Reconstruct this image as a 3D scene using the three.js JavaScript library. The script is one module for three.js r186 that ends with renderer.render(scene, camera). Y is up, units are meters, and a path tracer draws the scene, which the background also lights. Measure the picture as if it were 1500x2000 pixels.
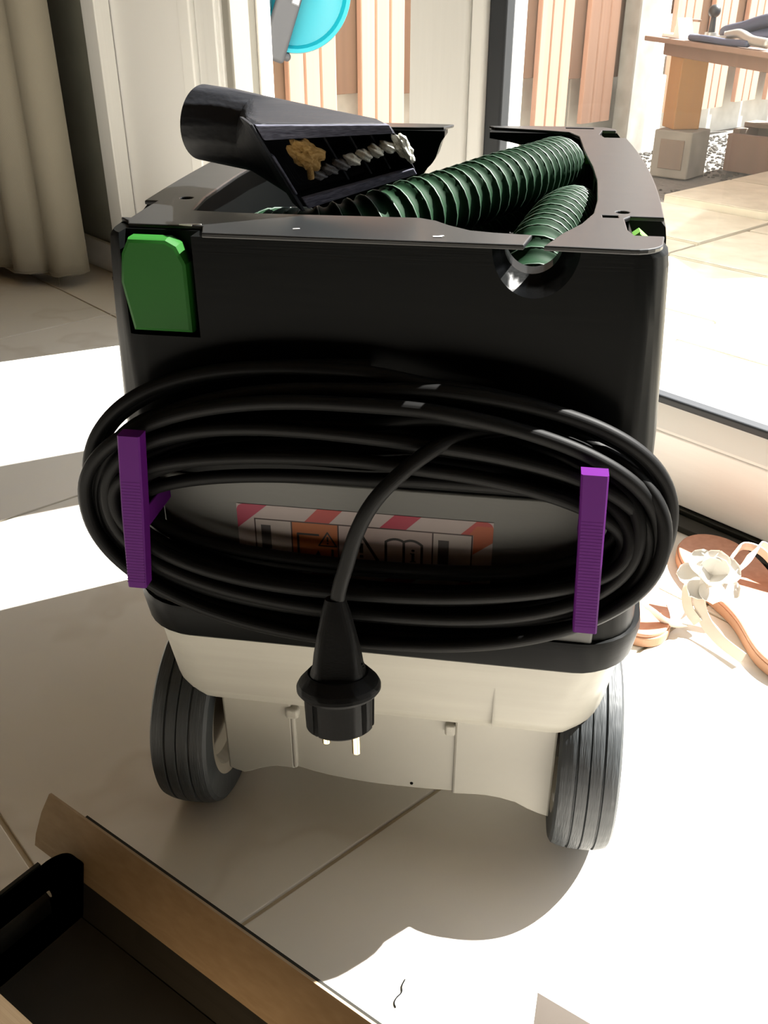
import * as THREE from 'three';
import { RoundedBoxGeometry } from 'three/addons/geometries/RoundedBoxGeometry.js';
import { mergeGeometries, mergeVertices, toCreasedNormals } from 'three/addons/utils/BufferGeometryUtils.js';
import { Brush, Evaluator, SUBTRACTION } from 'three-bvh-csg';

// ───────────── camera, sky, sun, exposure ─────────────
const scene = new THREE.Scene();
const camera = new THREE.PerspectiveCamera(57.3, 0.75, 0.02, 60);
camera.rotation.order = 'YXZ';
camera.rotation.set(THREE.MathUtils.degToRad(-29.5), THREE.MathUtils.degToRad(9), 0);
camera.position.set(0.083, 0.62, 0.523);

const SUN_DIR = new THREE.Vector3(0.828, 0, -0.561).normalize().multiplyScalar(Math.cos(0.825)).setY(Math.sin(0.825));
scene.background = new THREE.Color(0.90, 0.95, 1.0);     // bright hazy summer sky
scene.backgroundIntensity = 2.0;


const sun = new THREE.DirectionalLight(0xfffcf6, 34);
sun.name = 'sun';
sun.position.copy(SUN_DIR).multiplyScalar(8);
sun.castShadow = true;
sun.shadow.mapSize.set(4096, 4096);
Object.assign(sun.shadow.camera, { left: -4, right: 4, top: 4, bottom: -4, near: 0.5, far: 20 });
sun.shadow.radius = 1;
scene.add(sun, sun.target);

const renderer = new THREE.WebGLRenderer({ antialias: true });
renderer.toneMapping = THREE.LinearToneMapping;
renderer.toneMappingExposure = 1.1;
renderer.shadowMap.enabled = true;

// ───────────── helpers ─────────────
const TH = -Math.atan2(0.640, 0.768);              // the room's axes are turned against the vacuum cleaner
const rnd = (() => { let s = 12345; return () => ((s = (s * 1664525 + 1013904223) >>> 0) / 4294967296); })();
const used = new Map();
function numbered(n) { const k = used.get(n) ?? 0; used.set(n, k + 1); return k ? `${n}_${String(k).padStart(3, '0')}` : n; }
// a thing: a Group at its base. room=true: its geometry is given in room coordinates (u along the window wall, height, -v into the room)
function thing(name, label, category, base = [0, 0, 0], { room = false, group, kind } = {}) {
  const o = new THREE.Group();
  o.name = numbered(name);
  o.userData = kind ? { kind } : { label, category };
  if (kind && label) o.userData.label = label;
  if (group) o.userData.group = group;
  o.position.set(...base);
  if (room) { o.position.applyAxisAngle(new THREE.Vector3(0, 1, 0), TH); o.rotation.y = TH; }
  o.base = base;
  scene.add(o);
  return o;
}
function offsetOf(o) { let b = [0, 0, 0]; for (let p = o; p && p !== scene; p = p.parent) if (p.base) b = b.map((v, i) => v + p.base[i]); return b; }
function part(parent, name, geo, mat, label) {
  geo = Array.isArray(geo) ? merge(geo) : geo;
  const b = offsetOf(parent);
  geo.translate(-b[0], -b[1], -b[2]);
  const m = new THREE.Mesh(geo, mat);
  m.name = name; m.castShadow = m.receiveShadow = true;
  if (label) m.userData.label = label;
  parent.add(m);
  return m;
}
function clean(g) {
  g = g.index ? g.toNonIndexed() : g;
  for (const k of Object.keys(g.attributes)) if (!['position', 'normal', 'uv'].includes(k)) g.deleteAttribute(k);
  if (!g.attributes.normal) g.computeVertexNormals();
  if (!g.attributes.uv) g.setAttribute('uv', new THREE.BufferAttribute(new Float32Array(g.attributes.position.count * 2), 2));
  g.clearGroups();
  return g;
}
function merge(list) { return mergeGeometries(list.map(clean)); }
const crease = (g, a = 0.6) => toCreasedNormals(g, a);
function box(x0, x1, y0, y1, z0, z1, r = 0.002, seg = 2) {
  const w = Math.abs(x1 - x0), h = Math.abs(y1 - y0), d = Math.abs(z1 - z0);
  const rr = Math.min(r, w * 0.45, h * 0.45, d * 0.45);
  const g = r ? new RoundedBoxGeometry(w, h, d, seg, rr) : new THREE.BoxGeometry(w, h, d);
  return g.translate((x0 + x1) / 2, (y0 + y1) / 2, (z0 + z1) / 2);
}
// box with uv in metres, for textured pieces
function worldUV(g, s = 1) {
  g = clean(g);
  const p = g.attributes.position, n = g.attributes.normal, uv = g.attributes.uv;
  for (let i = 0; i < p.count; i++) {
    const ax = Math.abs(n.getX(i)), ay = Math.abs(n.getY(i)), az = Math.abs(n.getZ(i));
    if (ay >= ax && ay >= az) uv.setXY(i, p.getX(i) * s, p.getZ(i) * s);
    else if (ax >= az) uv.setXY(i, p.getZ(i) * s, p.getY(i) * s);
    else uv.setXY(i, p.getX(i) * s, p.getY(i) * s);
  }
  return g;
}
const V3 = (a) => new THREE.Vector3(...a);
function curve(pts, closed = false, t = 0.5) { return new THREE.CatmullRomCurve3(pts.map(V3), closed, 'centripetal', t); }
function tube(pts, r, seg = 64, rad = 10, closed = false) { return new THREE.TubeGeometry(curve(pts, closed), seg, r, rad, closed); }
function capTube(pts, r, seg = 32, rad = 10) {
  const a = V3(pts[0]), b = V3(pts[pts.length - 1]);
  const sp = (c) => new THREE.SphereGeometry(r, rad, 8).translate(c.x, c.y, c.z);
  return merge([tube(pts, r, seg, rad), sp(a), sp(b)]);
}
// surface through rings of equal point counts
function loft(rings, { cap0 = true, cap1 = true, closed = true } = {}) {
  const n = rings[0].length, pos = [], uv = [], idx = [], m = closed ? n + 1 : n;
  rings.forEach((r, j) => { for (let i = 0; i < m; i++) { pos.push(...r[i % n]); uv.push(i / n, j / (rings.length - 1 || 1)); } });
  for (let j = 0; j < rings.length - 1; j++) for (let i = 0; i < m - 1; i++) {
    const a = j * m + i, b = a + 1, c = a + m, d = c + 1;
    idx.push(a, c, b, b, c, d);
  }
  const cap = (r, flip) => {
    const s = pos.length / 3, c = r.reduce((q, p) => q.map((v, k) => v + p[k] / n), [0, 0, 0]);
    pos.push(...c); uv.push(0.5, 0.5);
    r.forEach((p) => { pos.push(...p); uv.push(0, 0); });
    for (let i = 0; i < n; i++) { const a = s + 1 + i, b = s + 1 + (i + 1) % n; flip ? idx.push(s, b, a) : idx.push(s, a, b); }
  };
  if (cap0) cap(rings[0], false);
  if (cap1) cap(rings[rings.length - 1], true);
  const g = new THREE.BufferGeometry();
  g.setAttribute('position', new THREE.Float32BufferAttribute(pos, 3));
  g.setAttribute('uv', new THREE.Float32BufferAttribute(uv, 2));
  // faces outwards whichever way the rings run
  let v = 0;
  for (let i = 0; i < idx.length; i += 3) { const [a, b, c] = [idx[i] * 3, idx[i + 1] * 3, idx[i + 2] * 3]; v += pos[a] * (pos[b + 1] * pos[c + 2] - pos[b + 2] * pos[c + 1]) + pos[a + 1] * (pos[b + 2] * pos[c] - pos[b] * pos[c + 2]) + pos[a + 2] * (pos[b] * pos[c + 1] - pos[b + 1] * pos[c]); }
  if (v < 0) for (let i = 0; i < idx.length; i += 3) { const t = idx[i + 1]; idx[i + 1] = idx[i + 2]; idx[i + 2] = t; }
  g.setIndex(idx);
  g.computeVertexNormals();
  if (closed) { // no visible seam where the rings close
    const nn = g.attributes.normal;
    for (let j = 0; j < rings.length; j++) {
      const a = j * m, b = a + n, w = new THREE.Vector3(nn.getX(a) + nn.getX(b), nn.getY(a) + nn.getY(b), nn.getZ(a) + nn.getZ(b)).normalize();
      nn.setXYZ(a, w.x, w.y, w.z); nn.setXYZ(b, w.x, w.y, w.z);
    }
  }
  return g;
}
// a flat outline (list of [a, b]) extruded with a bevelled edge; result lies in xz with thickness up
function slab(outline, y0, y1, bevel = 0.001, holes = []) {
  const s = new THREE.Shape(outline.map(([x, z]) => new THREE.Vector2(x, -z)));
  for (const h of holes) s.holes.push(new THREE.Path(h.map(([x, z]) => new THREE.Vector2(x, -z))));
  const g = new THREE.ExtrudeGeometry(s, { depth: y1 - y0 - 2 * bevel, bevelEnabled: bevel > 0, bevelSize: bevel, bevelThickness: bevel, bevelOffset: -bevel, bevelSegments: 2, steps: 1 });
  return g.rotateX(-Math.PI / 2).translate(0, y0 + bevel, 0);
}
// ribbon of thickness t along a path, its width direction given at each point
function ribbon(pts, widths, dirs, t = 0.0016, n = 40) {
  const c = curve(pts), rings = [];
  for (let i = 0; i <= n; i++) {
    const s = i / n, p = c.getPoint(s), tan = c.getTangent(s);
    const k = s * (dirs.length - 1), a = Math.min(Math.floor(k), dirs.length - 2), w = V3(dirs[a]).lerp(V3(dirs[a + 1]), k - a);
    w.addScaledVector(tan, -w.dot(tan)).normalize();
    const q = s * (widths.length - 1), b = Math.min(Math.floor(q), widths.length - 2), hw = (widths[b] + (widths[b + 1] - widths[b]) * (q - b)) / 2;
    const up = new THREE.Vector3().crossVectors(tan, w).normalize();
    const ring = [];
    for (const [e, f] of [[-1, -1], [-0.6, -1.2], [0.6, -1.2], [1, -1], [1, 1], [0.6, 1.2], [-0.6, 1.2], [-1, 1]])
      ring.push([p.x + w.x * hw * e + up.x * t / 2 * f, p.y + w.y * hw * e + up.y * t / 2 * f, p.z + w.z * hw * e + up.z * t / 2 * f]);
    rings.push(ring);
  }
  return crease(loft(rings), 0.9);
}
const ev = new Evaluator(); ev.useGroups = false; ev.attributes = ['position', 'normal', 'uv'];
function subtract(a, ...bs) {
  let r = new Brush(clean(a)); r.updateMatrixWorld();
  for (const b of bs) { const q = new Brush(clean(b)); q.updateMatrixWorld(); r = ev.evaluate(r, q, SUBTRACTION); r.updateMatrixWorld(); }
  return r.geometry;
}

// ───────────── procedural textures ─────────────
function hash(x, y, s) { let h = (x * 374761393 + y * 668265263 + s * 2147483647) | 0; h = Math.imul(h ^ (h >>> 13), 1274126177); return ((h ^ (h >>> 16)) >>> 0) / 4294967296; }
function vnoise(x, y, per, s) {
  const xi = Math.floor(x), yi = Math.floor(y), fx = x - xi, fy = y - yi, u = fx * fx * (3 - 2 * fx), v = fy * fy * (3 - 2 * fy), m = (k) => ((k % per) + per) % per;
  const a = hash(m(xi), m(yi), s), b = hash(m(xi + 1), m(yi), s), c = hash(m(xi), m(yi + 1), s), d = hash(m(xi + 1), m(yi + 1), s);
  return a + (b - a) * u + (c - a) * v + (a - b - c + d) * u * v;
}
function fbm(x, y, per, s, o = 4) { let t = 0, a = 0.5; for (let i = 0; i < o; i++) { t += a * vnoise(x, y, per, s + i); x *= 2; y *= 2; per *= 2; a *= 0.5; } return t; }
function tex(size, f, srgb = true) {
  const d = new Uint8Array(size * size * 4);
  for (let j = 0; j < size; j++) for (let i = 0; i < size; i++) { const c = f(i / size, j / size); d.set([c[0], c[1], c[2], 255], (j * size + i) * 4); }
  const t = new THREE.DataTexture(d, size, size);
  t.wrapS = t.wrapT = THREE.RepeatWrapping; t.magFilter = THREE.LinearFilter; t.minFilter = THREE.LinearMipmapLinearFilter; t.generateMipmaps = true;
  if (srgb) t.colorSpace = THREE.SRGBColorSpace;
  t.needsUpdate = true;
  return t;
}
const mix = (a, b, t) => a.map((v, i) => Math.max(0, Math.min(255, v + (b[i] - v) * t)));
const tileTex = tex(512, (x, y) => {
  const n = fbm(x * 5, y * 5, 5, 3, 5), v = Math.abs(fbm(x * 4, y * 4, 4, 21, 5) - 0.48);
  let c = mix([206, 201, 190], [223, 218, 209], n);
  return mix(c, [176, 164, 146], Math.max(0, 1 - v * 46) * 0.35 * vnoise(x * 6, y * 6, 6, 8));
});
const woodTex = (a, b, s) => tex(256, (x, y) => {
  const g = fbm(x * 24, y * 2, 24, s, 4), f = vnoise(x * 90, y * 4, 90, s + 9);
  return mix(mix(a, b, g), a.map((v) => v * 0.8), f * 0.3);
});
const grain = (s, base, amp, fr = 32) => tex(256, (x, y) => { const n = fbm(x * fr, y * fr, fr, s, 3) - 0.45; return base.map((v) => Math.max(0, Math.min(255, v + n * amp))); });
const bumpGrain = (s, fr) => tex(256, (x, y) => { const n = fbm(x * fr, y * fr, fr, s, 3) * 255; return [n, n, n]; }, false);
const weave = tex(256, (x, y) => {
  const a = Math.sin(x * Math.PI * 64), b = Math.sin(y * Math.PI * 64), n = fbm(x * 30, y * 30, 30, 4, 3);
  const k = 150 + a * b * 26 + n * 50; return [k, k, k];
}, false);

const std = (o) => new THREE.MeshPhysicalMaterial(o);
const plasticBump = bumpGrain(5, 64);
const M = {
  tile: std({ map: tileTex, roughness: 0.42, bumpMap: bumpGrain(2, 24), bumpScale: 0.0006 }),
  grout: std({ color: 0xb3a68f, roughness: 0.95, bumpMap: plasticBump, bumpScale: 0.001 }),
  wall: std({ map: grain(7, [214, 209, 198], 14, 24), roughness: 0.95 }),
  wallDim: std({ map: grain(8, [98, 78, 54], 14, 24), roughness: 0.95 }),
  wallShade: std({ map: grain(9, [128, 128, 116], 12, 24), roughness: 0.95 }),  // plaster darkened, the shade beside the curtain put into its colour
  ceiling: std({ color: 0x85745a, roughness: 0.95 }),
  frame: std({ map: grain(12, [226, 226, 223], 6, 16), roughness: 0.38 }),
  lining: std({ color: 0xf3f3f1, roughness: 0.45 }),
  frameEdge: std({ color: 0xebebe8, roughness: 0.4 }),
  gasket: std({ color: 0x23272c, roughness: 0.6 }),
  rail: std({ color: 0x14160f, roughness: 0.5, metalness: 0.2 }),
  render: std({ map: grain(33, [236, 233, 226], 14, 40), roughness: 0.95 }),
  glass: std({ color: 0xffffff, roughness: 0.02, transmission: 0.93, thickness: 0, ior: 1.5 }),
  curtain: std({ color: 0x827c6e, roughness: 0.95, bumpMap: weave, bumpScale: 0.0008, sheen: 0.3, sheenRoughness: 0.8 }),
  black: std({ color: 0x050606, roughness: 0.55, specularIntensity: 0.14, bumpMap: plasticBump, bumpScale: 0.00012 }),
  blackGloss: std({ color: 0x050606, roughness: 0.42, specularIntensity: 0.14, bumpMap: plasticBump, bumpScale: 0.00006 }),
  deck: std({ color: 0x101112, roughness: 0.36, bumpMap: plasticBump, bumpScale: 0.00008 }),
  panel: std({ color: 0x3e3e3b, roughness: 0.55, bumpMap: plasticBump, bumpScale: 0.0001 }),
  tub: std({ map: grain(44, [156, 153, 143], 20, 10), roughness: 0.5, bumpMap: plasticBump, bumpScale: 0.0001 }),
  green: std({ color: 0x164814, roughness: 0.5, specularIntensity: 0.3 }),
  greenLit: std({ color: 0x4f8a2a, roughness: 0.45 }),  // lighter than the latches, sunlight put into the green
  purple: std({ color: 0x430a54, roughness: 0.6, specularIntensity: 0.2 }),
  cable: std({ color: 0x090909, roughness: 0.55, specularIntensity: 0.2, bumpMap: plasticBump, bumpScale: 0.0001 }),
  brass: std({ color: 0xd9c9a0, roughness: 0.22, metalness: 1 }),
  tyre: std({ color: 0x2a2e30, roughness: 0.6, bumpMap: plasticBump, bumpScale: 0.0004 }),
  hub: std({ color: 0x8f887a, roughness: 0.55 }),
  hose: std({ color: 0x062410, roughness: 0.7, specularIntensity: 0.2 }),
  hoseRib: std({ color: 0x2c4234, roughness: 0.5 }),
  nozzle: std({ color: 0x111318, roughness: 0.6, specularIntensity: 0.4, bumpMap: plasticBump, bumpScale: 0.0003 }),
  nozzleDust: std({ map: grain(51, [66, 67, 80], 90, 20), roughness: 0.9 }),
  tuft: std({ map: grain(52, [200, 200, 190], 80, 40), roughness: 1 }),
  tuftDark: std({ map: grain(53, [92, 92, 94], 60, 40), roughness: 1 }),
  lint: std({ map: grain(54, [150, 118, 66], 70, 24), roughness: 1 }),
  card: std({ map: grain(60, [148, 128, 102], 20, 40), roughness: 0.95 }),
  cardShade: std({ map: grain(62, [34, 32, 26], 10, 40), roughness: 0.95 }),  // cardboard darkened, the shade inside the box put into its colour
  cardWhite: std({ color: 0xb9b4b4, roughness: 0.8 }),
  leather: std({ map: grain(61, [186, 132, 106], 24, 50), roughness: 0.6 }),
  soleEdge: std({ color: 0xa87f62, roughness: 0.6 }),
  strap: std({ color: 0xd4c9bb, roughness: 0.55 }),
  petal: std({ color: 0xd6d2ca, roughness: 0.6, side: THREE.DoubleSide }),
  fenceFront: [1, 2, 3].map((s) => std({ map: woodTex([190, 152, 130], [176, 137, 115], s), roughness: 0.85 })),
  fenceBack: [4, 5].map((s) => std({ map: woodTex([140, 112, 92], [126, 98, 80], s), roughness: 0.9 })),  // darker wood, shade of the recesses put into the colour
  concrete: std({ map: grain(70, [206, 203, 192], 40, 20), roughness: 0.95 }),
  block: std({ map: grain(72, [128, 122, 112], 30, 20), roughness: 0.95 }),
  post: std({ map: grain(71, [150, 146, 138], 40, 20), roughness: 0.95 }),
  paver: [1, 2, 3].map((s) => std({ map: grain(80 + s, [206 - s * 3, 198 - s * 3, 176 - s * 2], 34, 20), roughness: 0.92, bumpMap: plasticBump, bumpScale: 0.002 })),
  soil: std({ map: grain(85, [108, 105, 99], 24, 40), roughness: 1, bumpMap: plasticBump, bumpScale: 0.01 }),  // toned down, shade over the gravel strip put into the colour
  honey: std({ map: woodTex([158, 118, 74], [140, 100, 58], 8), roughness: 0.7 }),
  oldWood: std({ map: woodTex([124, 108, 94], [104, 90, 78], 9), roughness: 0.85 }),
  redWood: std({ map: woodTex([132, 106, 90], [116, 92, 78], 10), roughness: 0.85 }),
  teal: std({ color: 0x148c9e, roughness: 0.35 }),
  tealDark: std({ color: 0x2c525c, roughness: 0.5 }),
  reelGrey: std({ color: 0x46474d, roughness: 0.5 }),
  white: std({ color: 0xd9d7d1, roughness: 0.5 }),
  navy: std({ color: 0x353c50, roughness: 0.6 }),
  navyLight: std({ color: 0x59617a, roughness: 0.6 }),
  steel: std({ color: 0x9a9a94, roughness: 0.35, metalness: 0.6 }),
  blackKnob: std({ color: 0x121416, roughness: 0.4 }),
};
const room = { room: true };
const struct = (name, label) => thing(name, label, undefined, [0, 0, 0], { room: true, kind: 'structure' });

// ───────────── room shell (room coordinates: x = u, z = -v; the window wall's inner face is at z = -0.666) ─────────────
const WZ = -0.666;
{
  const f = struct('floor', 'large beige stone tiles with recessed grout');
  part(f, 'grout_bed', box(-3.3, 2.7, -0.06, -0.0025, -0.72, 3.2, 0), M.grout);
  const T = 0.72, G = 0.004;
  for (let i = -5; i < 4; i++) for (let j = -1; j < 5; j++) {
    const x0 = -0.021 + i * T, z0 = 0.222 + (j - 1) * T, x1 = x0 + T, z1 = z0 + T;
    const X0 = Math.max(x0 + G / 2, -3.3), X1 = Math.min(x1 - G / 2, 2.7), Z0 = Math.max(z0 + G / 2, -0.72), Z1 = Math.min(z1 - G / 2, 3.2);
    if (X1 - X0 < 0.02 || Z1 - Z0 < 0.02) continue;
    const g = worldUV(box(X0, X1, -0.02, 0, Z0, Z1, 0.0012, 2), 0.7);
    const ox = rnd(), oy = rnd(), uv = g.attributes.uv;
    for (let k = 0; k < uv.count; k++) uv.setXY(k, uv.getX(k) + ox, uv.getY(k) + oy);
    part(f, 'tile', g, M.tile);
  }
  const mk = (n, g, m) => { const o = struct(n); part(o, 'plaster', g, m); };
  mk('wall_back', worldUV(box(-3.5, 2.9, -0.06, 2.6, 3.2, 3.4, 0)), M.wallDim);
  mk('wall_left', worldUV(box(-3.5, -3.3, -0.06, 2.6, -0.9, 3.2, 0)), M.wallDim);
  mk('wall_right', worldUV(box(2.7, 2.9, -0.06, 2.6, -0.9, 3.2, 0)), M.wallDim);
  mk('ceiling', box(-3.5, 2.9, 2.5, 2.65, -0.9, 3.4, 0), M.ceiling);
  const w = struct('wall_window');
  part(w, 'plaster', worldUV(box(-3.3, -1.70, -0.06, 2.5, -0.9, WZ, 0)), M.wallShade);
  part(w, 'lintel', worldUV(box(-1.70, 1.42, 2.18, 2.5, -0.9, WZ, 0)), M.wall);
  part(w, 'plaster', worldUV(box(1.42, 2.7, -0.06, 2.5, -0.9, WZ, 0)), M.wall);
  part(w, 'reveal', worldUV(box(-1.70, -1.185, -0.06, 2.18, -0.764, -0.735, 0.002)), M.render, 'sunlit white rendered jamb');
  const b = struct('baseboard_left');
  part(b, 'board', box(-3.3, -1.712, 0, 0.07, WZ, WZ + 0.012, 0.003), M.frame);
}
{ // door frame left of the doorway
  const d = struct('trim_1', 'white painted door lining left of the open doorway');
  part(d, 'architrave', box(-1.716, -1.655, 0, 2.2, WZ - 0.02, WZ + 0.016, 0.003), M.frame);
  part(d, 'lining_panel', box(-1.665, -1.335, 0, 2.18, WZ - 0.06, WZ - 0.022, 0.003), M.lining);
  part(d, 'stop_bead', box(-1.342, -1.300, 0, 2.18, WZ - 0.06, WZ + 0.004, 0.004), M.frameEdge);
  part(d, 'frame_post', box(-1.297, -1.212, 0, 2.18, WZ - 0.07, WZ - 0.006, 0.004), M.frame);
  part(d, 'groove_bead', box(-1.262, -1.222, 0, 2.18, WZ - 0.03, WZ - 0.001, 0.003), M.frame);
  part(d, 'seal', box(-1.214, -1.190, 0, 2.18, WZ - 0.07, WZ - 0.012, 0.004), std({ color: 0x8d8a82, roughness: 0.7 }), 'grey rubber seal');
}
{ // glazed door on the right
  const d = struct('door_1', 'cream framed glass door with dark glazing seal');
  const GZ = WZ - 0.03;
  part(d, 'stile', box(-0.706, -0.592, 0.012, 2.16, WZ - 0.062, WZ, 0.004), M.frame);
  part(d, 'glazing_bead', box(-0.592, -0.566, 0.1, 2.12, WZ - 0.05, WZ - 0.006, 0.005), M.frameEdge);
  part(d, 'rail_bottom', box(-0.6, 1.38, 0.012, 0.1055, WZ - 0.062, WZ, 0.003), M.frame);
  const bead = new THREE.Shape([[0, 0], [0.03, 0], [0.03, 0.031], [0.018, 0.031], [0.001, 0.003]].map((p) => new THREE.Vector2(...p)));
  part(d, 'sill_bead', new THREE.ExtrudeGeometry(bead, { depth: 1.9, bevelEnabled: false }).rotateY(Math.PI / 2).translate(-0.55, 0.1065, WZ), M.frameEdge);
  part(d, 'gasket', [box(-0.566, -0.536, 0.137, 2.1, WZ - 0.034, WZ - 0.014, 0.004), box(-0.55, 1.32, 0.136, 0.1475, WZ - 0.034, WZ - 0.014, 0.004)], M.gasket, 'dark glazing seal');
  part(d, 'outer_frame', [box(-0.60, -0.538, 0.1, 2.12, WZ - 0.060, WZ - 0.034, 0.003), box(-0.6, 1.38, 0.1, 0.14, WZ - 0.085, WZ - 0.036, 0.003)], M.frameEdge);
  part(d, 'stile', box(1.3, 1.4, 0.012, 2.16, WZ - 0.062, WZ, 0.004), M.frame);
  part(d, 'rail_top', box(-0.6, 1.38, 2.06, 2.16, WZ - 0.062, WZ, 0.004), M.frame);
  const pane = new THREE.PlaneGeometry(1.86, 1.96).translate(0.39, 1.11, GZ);
  part(d, 'glass_pane', pane, M.glass, 'clear glass pane');
  const t = struct('trim_2', 'black floor rail under the glass door');
  part(t, 'floor_rail', [box(-1.7, 1.42, -0.002, 0.011, WZ - 0.07, WZ + 0.006, 0.001), box(-1.7, 1.42, -0.002, 0.008, WZ + 0.012, WZ + 0.04, 0.001), box(-1.7, 1.42, -0.002, 0.004, WZ, WZ + 0.03, 0.0005)], M.rail);
}

// ───────────── outdoors ─────────────
{
  const p = struct('patio', 'sunlit pale concrete pavers');
  part(p, 'sand_bed', worldUV(box(-4, 5, -0.1, -0.026, -7, -0.80, 0)), M.soil);
  part(p, 'doorstep', worldUV(box(-1.72, 1.5, -0.06, -0.004, -0.86, -0.735, 0.003)), M.concrete);
  const PW = 0.40, PD = 0.40;
  let n = 0;
  for (let i = 0; i < 9; i++) for (let j = 0; j < 11; j++) {
    const x0 = -1.38 + i * PW, z1 = -0.87 - j * PD, gap = 0.012;
    const up = (i === 0 && j > 3) ? 0.024 : (rnd() - 0.5) * 0.005;
    const zoff = (i % 2) * 0.17 + (i === 0 ? -0.238 + 0.17 : 0);
    const g = worldUV(box(x0 + gap / 2, x0 + PW - gap / 2, -0.05, -0.002 + up, z1 - PD + gap / 2 - zoff, z1 - gap / 2 - zoff, 0.006), 1);
    part(p, 'paver', g, M.paver[n++ % 3]);
  }
  const gb = thing('gravel_bed', 'grey gravel strip between the pavers and the fence', 'gravel', [-1.8, -0.03, -3.5], { room: true });
  gb.userData.kind = 'stuff';
  const g0 = [];
  for (let i = 0; i < 4200; i++) {
    const r = 0.004 + rnd() * 0.007, x = -2.16 + rnd() * 0.76, z = -0.93 - rnd() * 3.57;
    if ((x < -2.09 && z < -3.19 && z > -3.53) || (x > -1.86 && z < -2.7 && z > -3.0) || (x > -1.66 && z < -3.17)) continue;
    g0.push(new THREE.IcosahedronGeometry(r, 0).scale(1, 0.6, 0.8).rotateY(rnd() * 6).translate(x, -0.026 + r * 0.3, z));
  }
  part(gb, 'gravel', g0, M.soil);
}
{ // fence along u = -2.2
  const f = thing('wooden_fence', 'tall brown board-on-board wooden fence standing on pale concrete plates behind the patio', 'fence', [-2.2, -0.05, -3.4], room);
  const fx = -2.2;
  const front = (z0, w, m, y0) => { // one proud board with two grooves on its face (facing +x)
    const pts = [[0, 0], [w, 0]], prof = [];
    for (const k of [1 / 3, 2 / 3]) prof.push([w * k - 0.006, 0.022], [w * k, 0.015], [w * k + 0.006, 0.022]);
    const s = new THREE.Shape([[0, 0], [w, 0], [w, 0.020], [w - 0.003, 0.022], ...prof.reverse(), [0.003, 0.022], [0, 0.020]].map((q) => new THREE.Vector2(...q)));
    const g = new THREE.ExtrudeGeometry(s, { depth: 2.05 - y0, bevelEnabled: false });   // x=across, y=out, z=up
    g.applyMatrix4(new THREE.Matrix4().makeBasis(new THREE.Vector3(0, 0, 1), new THREE.Vector3(1, 0, 0), new THREE.Vector3(0, 1, 0)));
    const q = clean(g).translate(fx, y0, z0);
    const nn = q.attributes.position, uv = q.attributes.uv;
    for (let i = 0; i < nn.count; i++) uv.setXY(i, nn.getZ(i) * 1.2, nn.getY(i) * 0.5);
    part(f, 'board', q, m);
  };
  let n = 0;
  for (let v = 0.9325; v < 7.2; v += 0.2925) {
    if (v > 3.2 && v < 3.5) continue;
    front(-v - 0.188, 0.188, M.fenceFront[n % 3], 0.10 + rnd() * 0.02);
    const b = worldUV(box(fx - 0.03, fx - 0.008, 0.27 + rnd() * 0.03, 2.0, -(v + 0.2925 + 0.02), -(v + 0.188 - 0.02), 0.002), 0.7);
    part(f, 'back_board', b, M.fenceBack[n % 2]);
    n++;
  }
  for (const y of [0.5, 1.5]) part(f, 'crossbar', worldUV(box(fx - 0.07, fx - 0.03, y, y + 0.07, -7.2, -0.93, 0.003)), M.fenceBack[0]);
  for (let k = 0; k < 3; k++) part(f, 'concrete_plate', worldUV(box(fx - 0.12, fx - 0.072, -0.05, 0.33, -0.9 - (k + 1) * 2.1, -0.9 - k * 2.1 - 0.01, 0.004)), M.concrete, 'pale concrete base plate');
  const post = thing('fence_post', 'square grey concrete post interrupting the wooden fence', 'post', [-2.13, -0.05, -3.3], room);
  part(post, 'shaft', worldUV(box(-2.19, -2.11, -0.05, 2.1, -3.335, -3.205, 0.008)), M.post);
  const wp = thing('gap_panel', 'added white panel standing in for the bright gap beside the grey fence post', 'post', [-2.22, -0.05, -3.5], room);  // white panel added to fill the bright gap in the fence
  part(wp, 'shaft', worldUV(box(-2.23, -2.165, 0.27, 2.05, -3.50, -3.36, 0.004)), M.white);
  part(wp, 'foot', worldUV(box(-2.235, -2.15, -0.05, 0.27, -3.51, -3.345, 0.006)), M.concrete);
}
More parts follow.
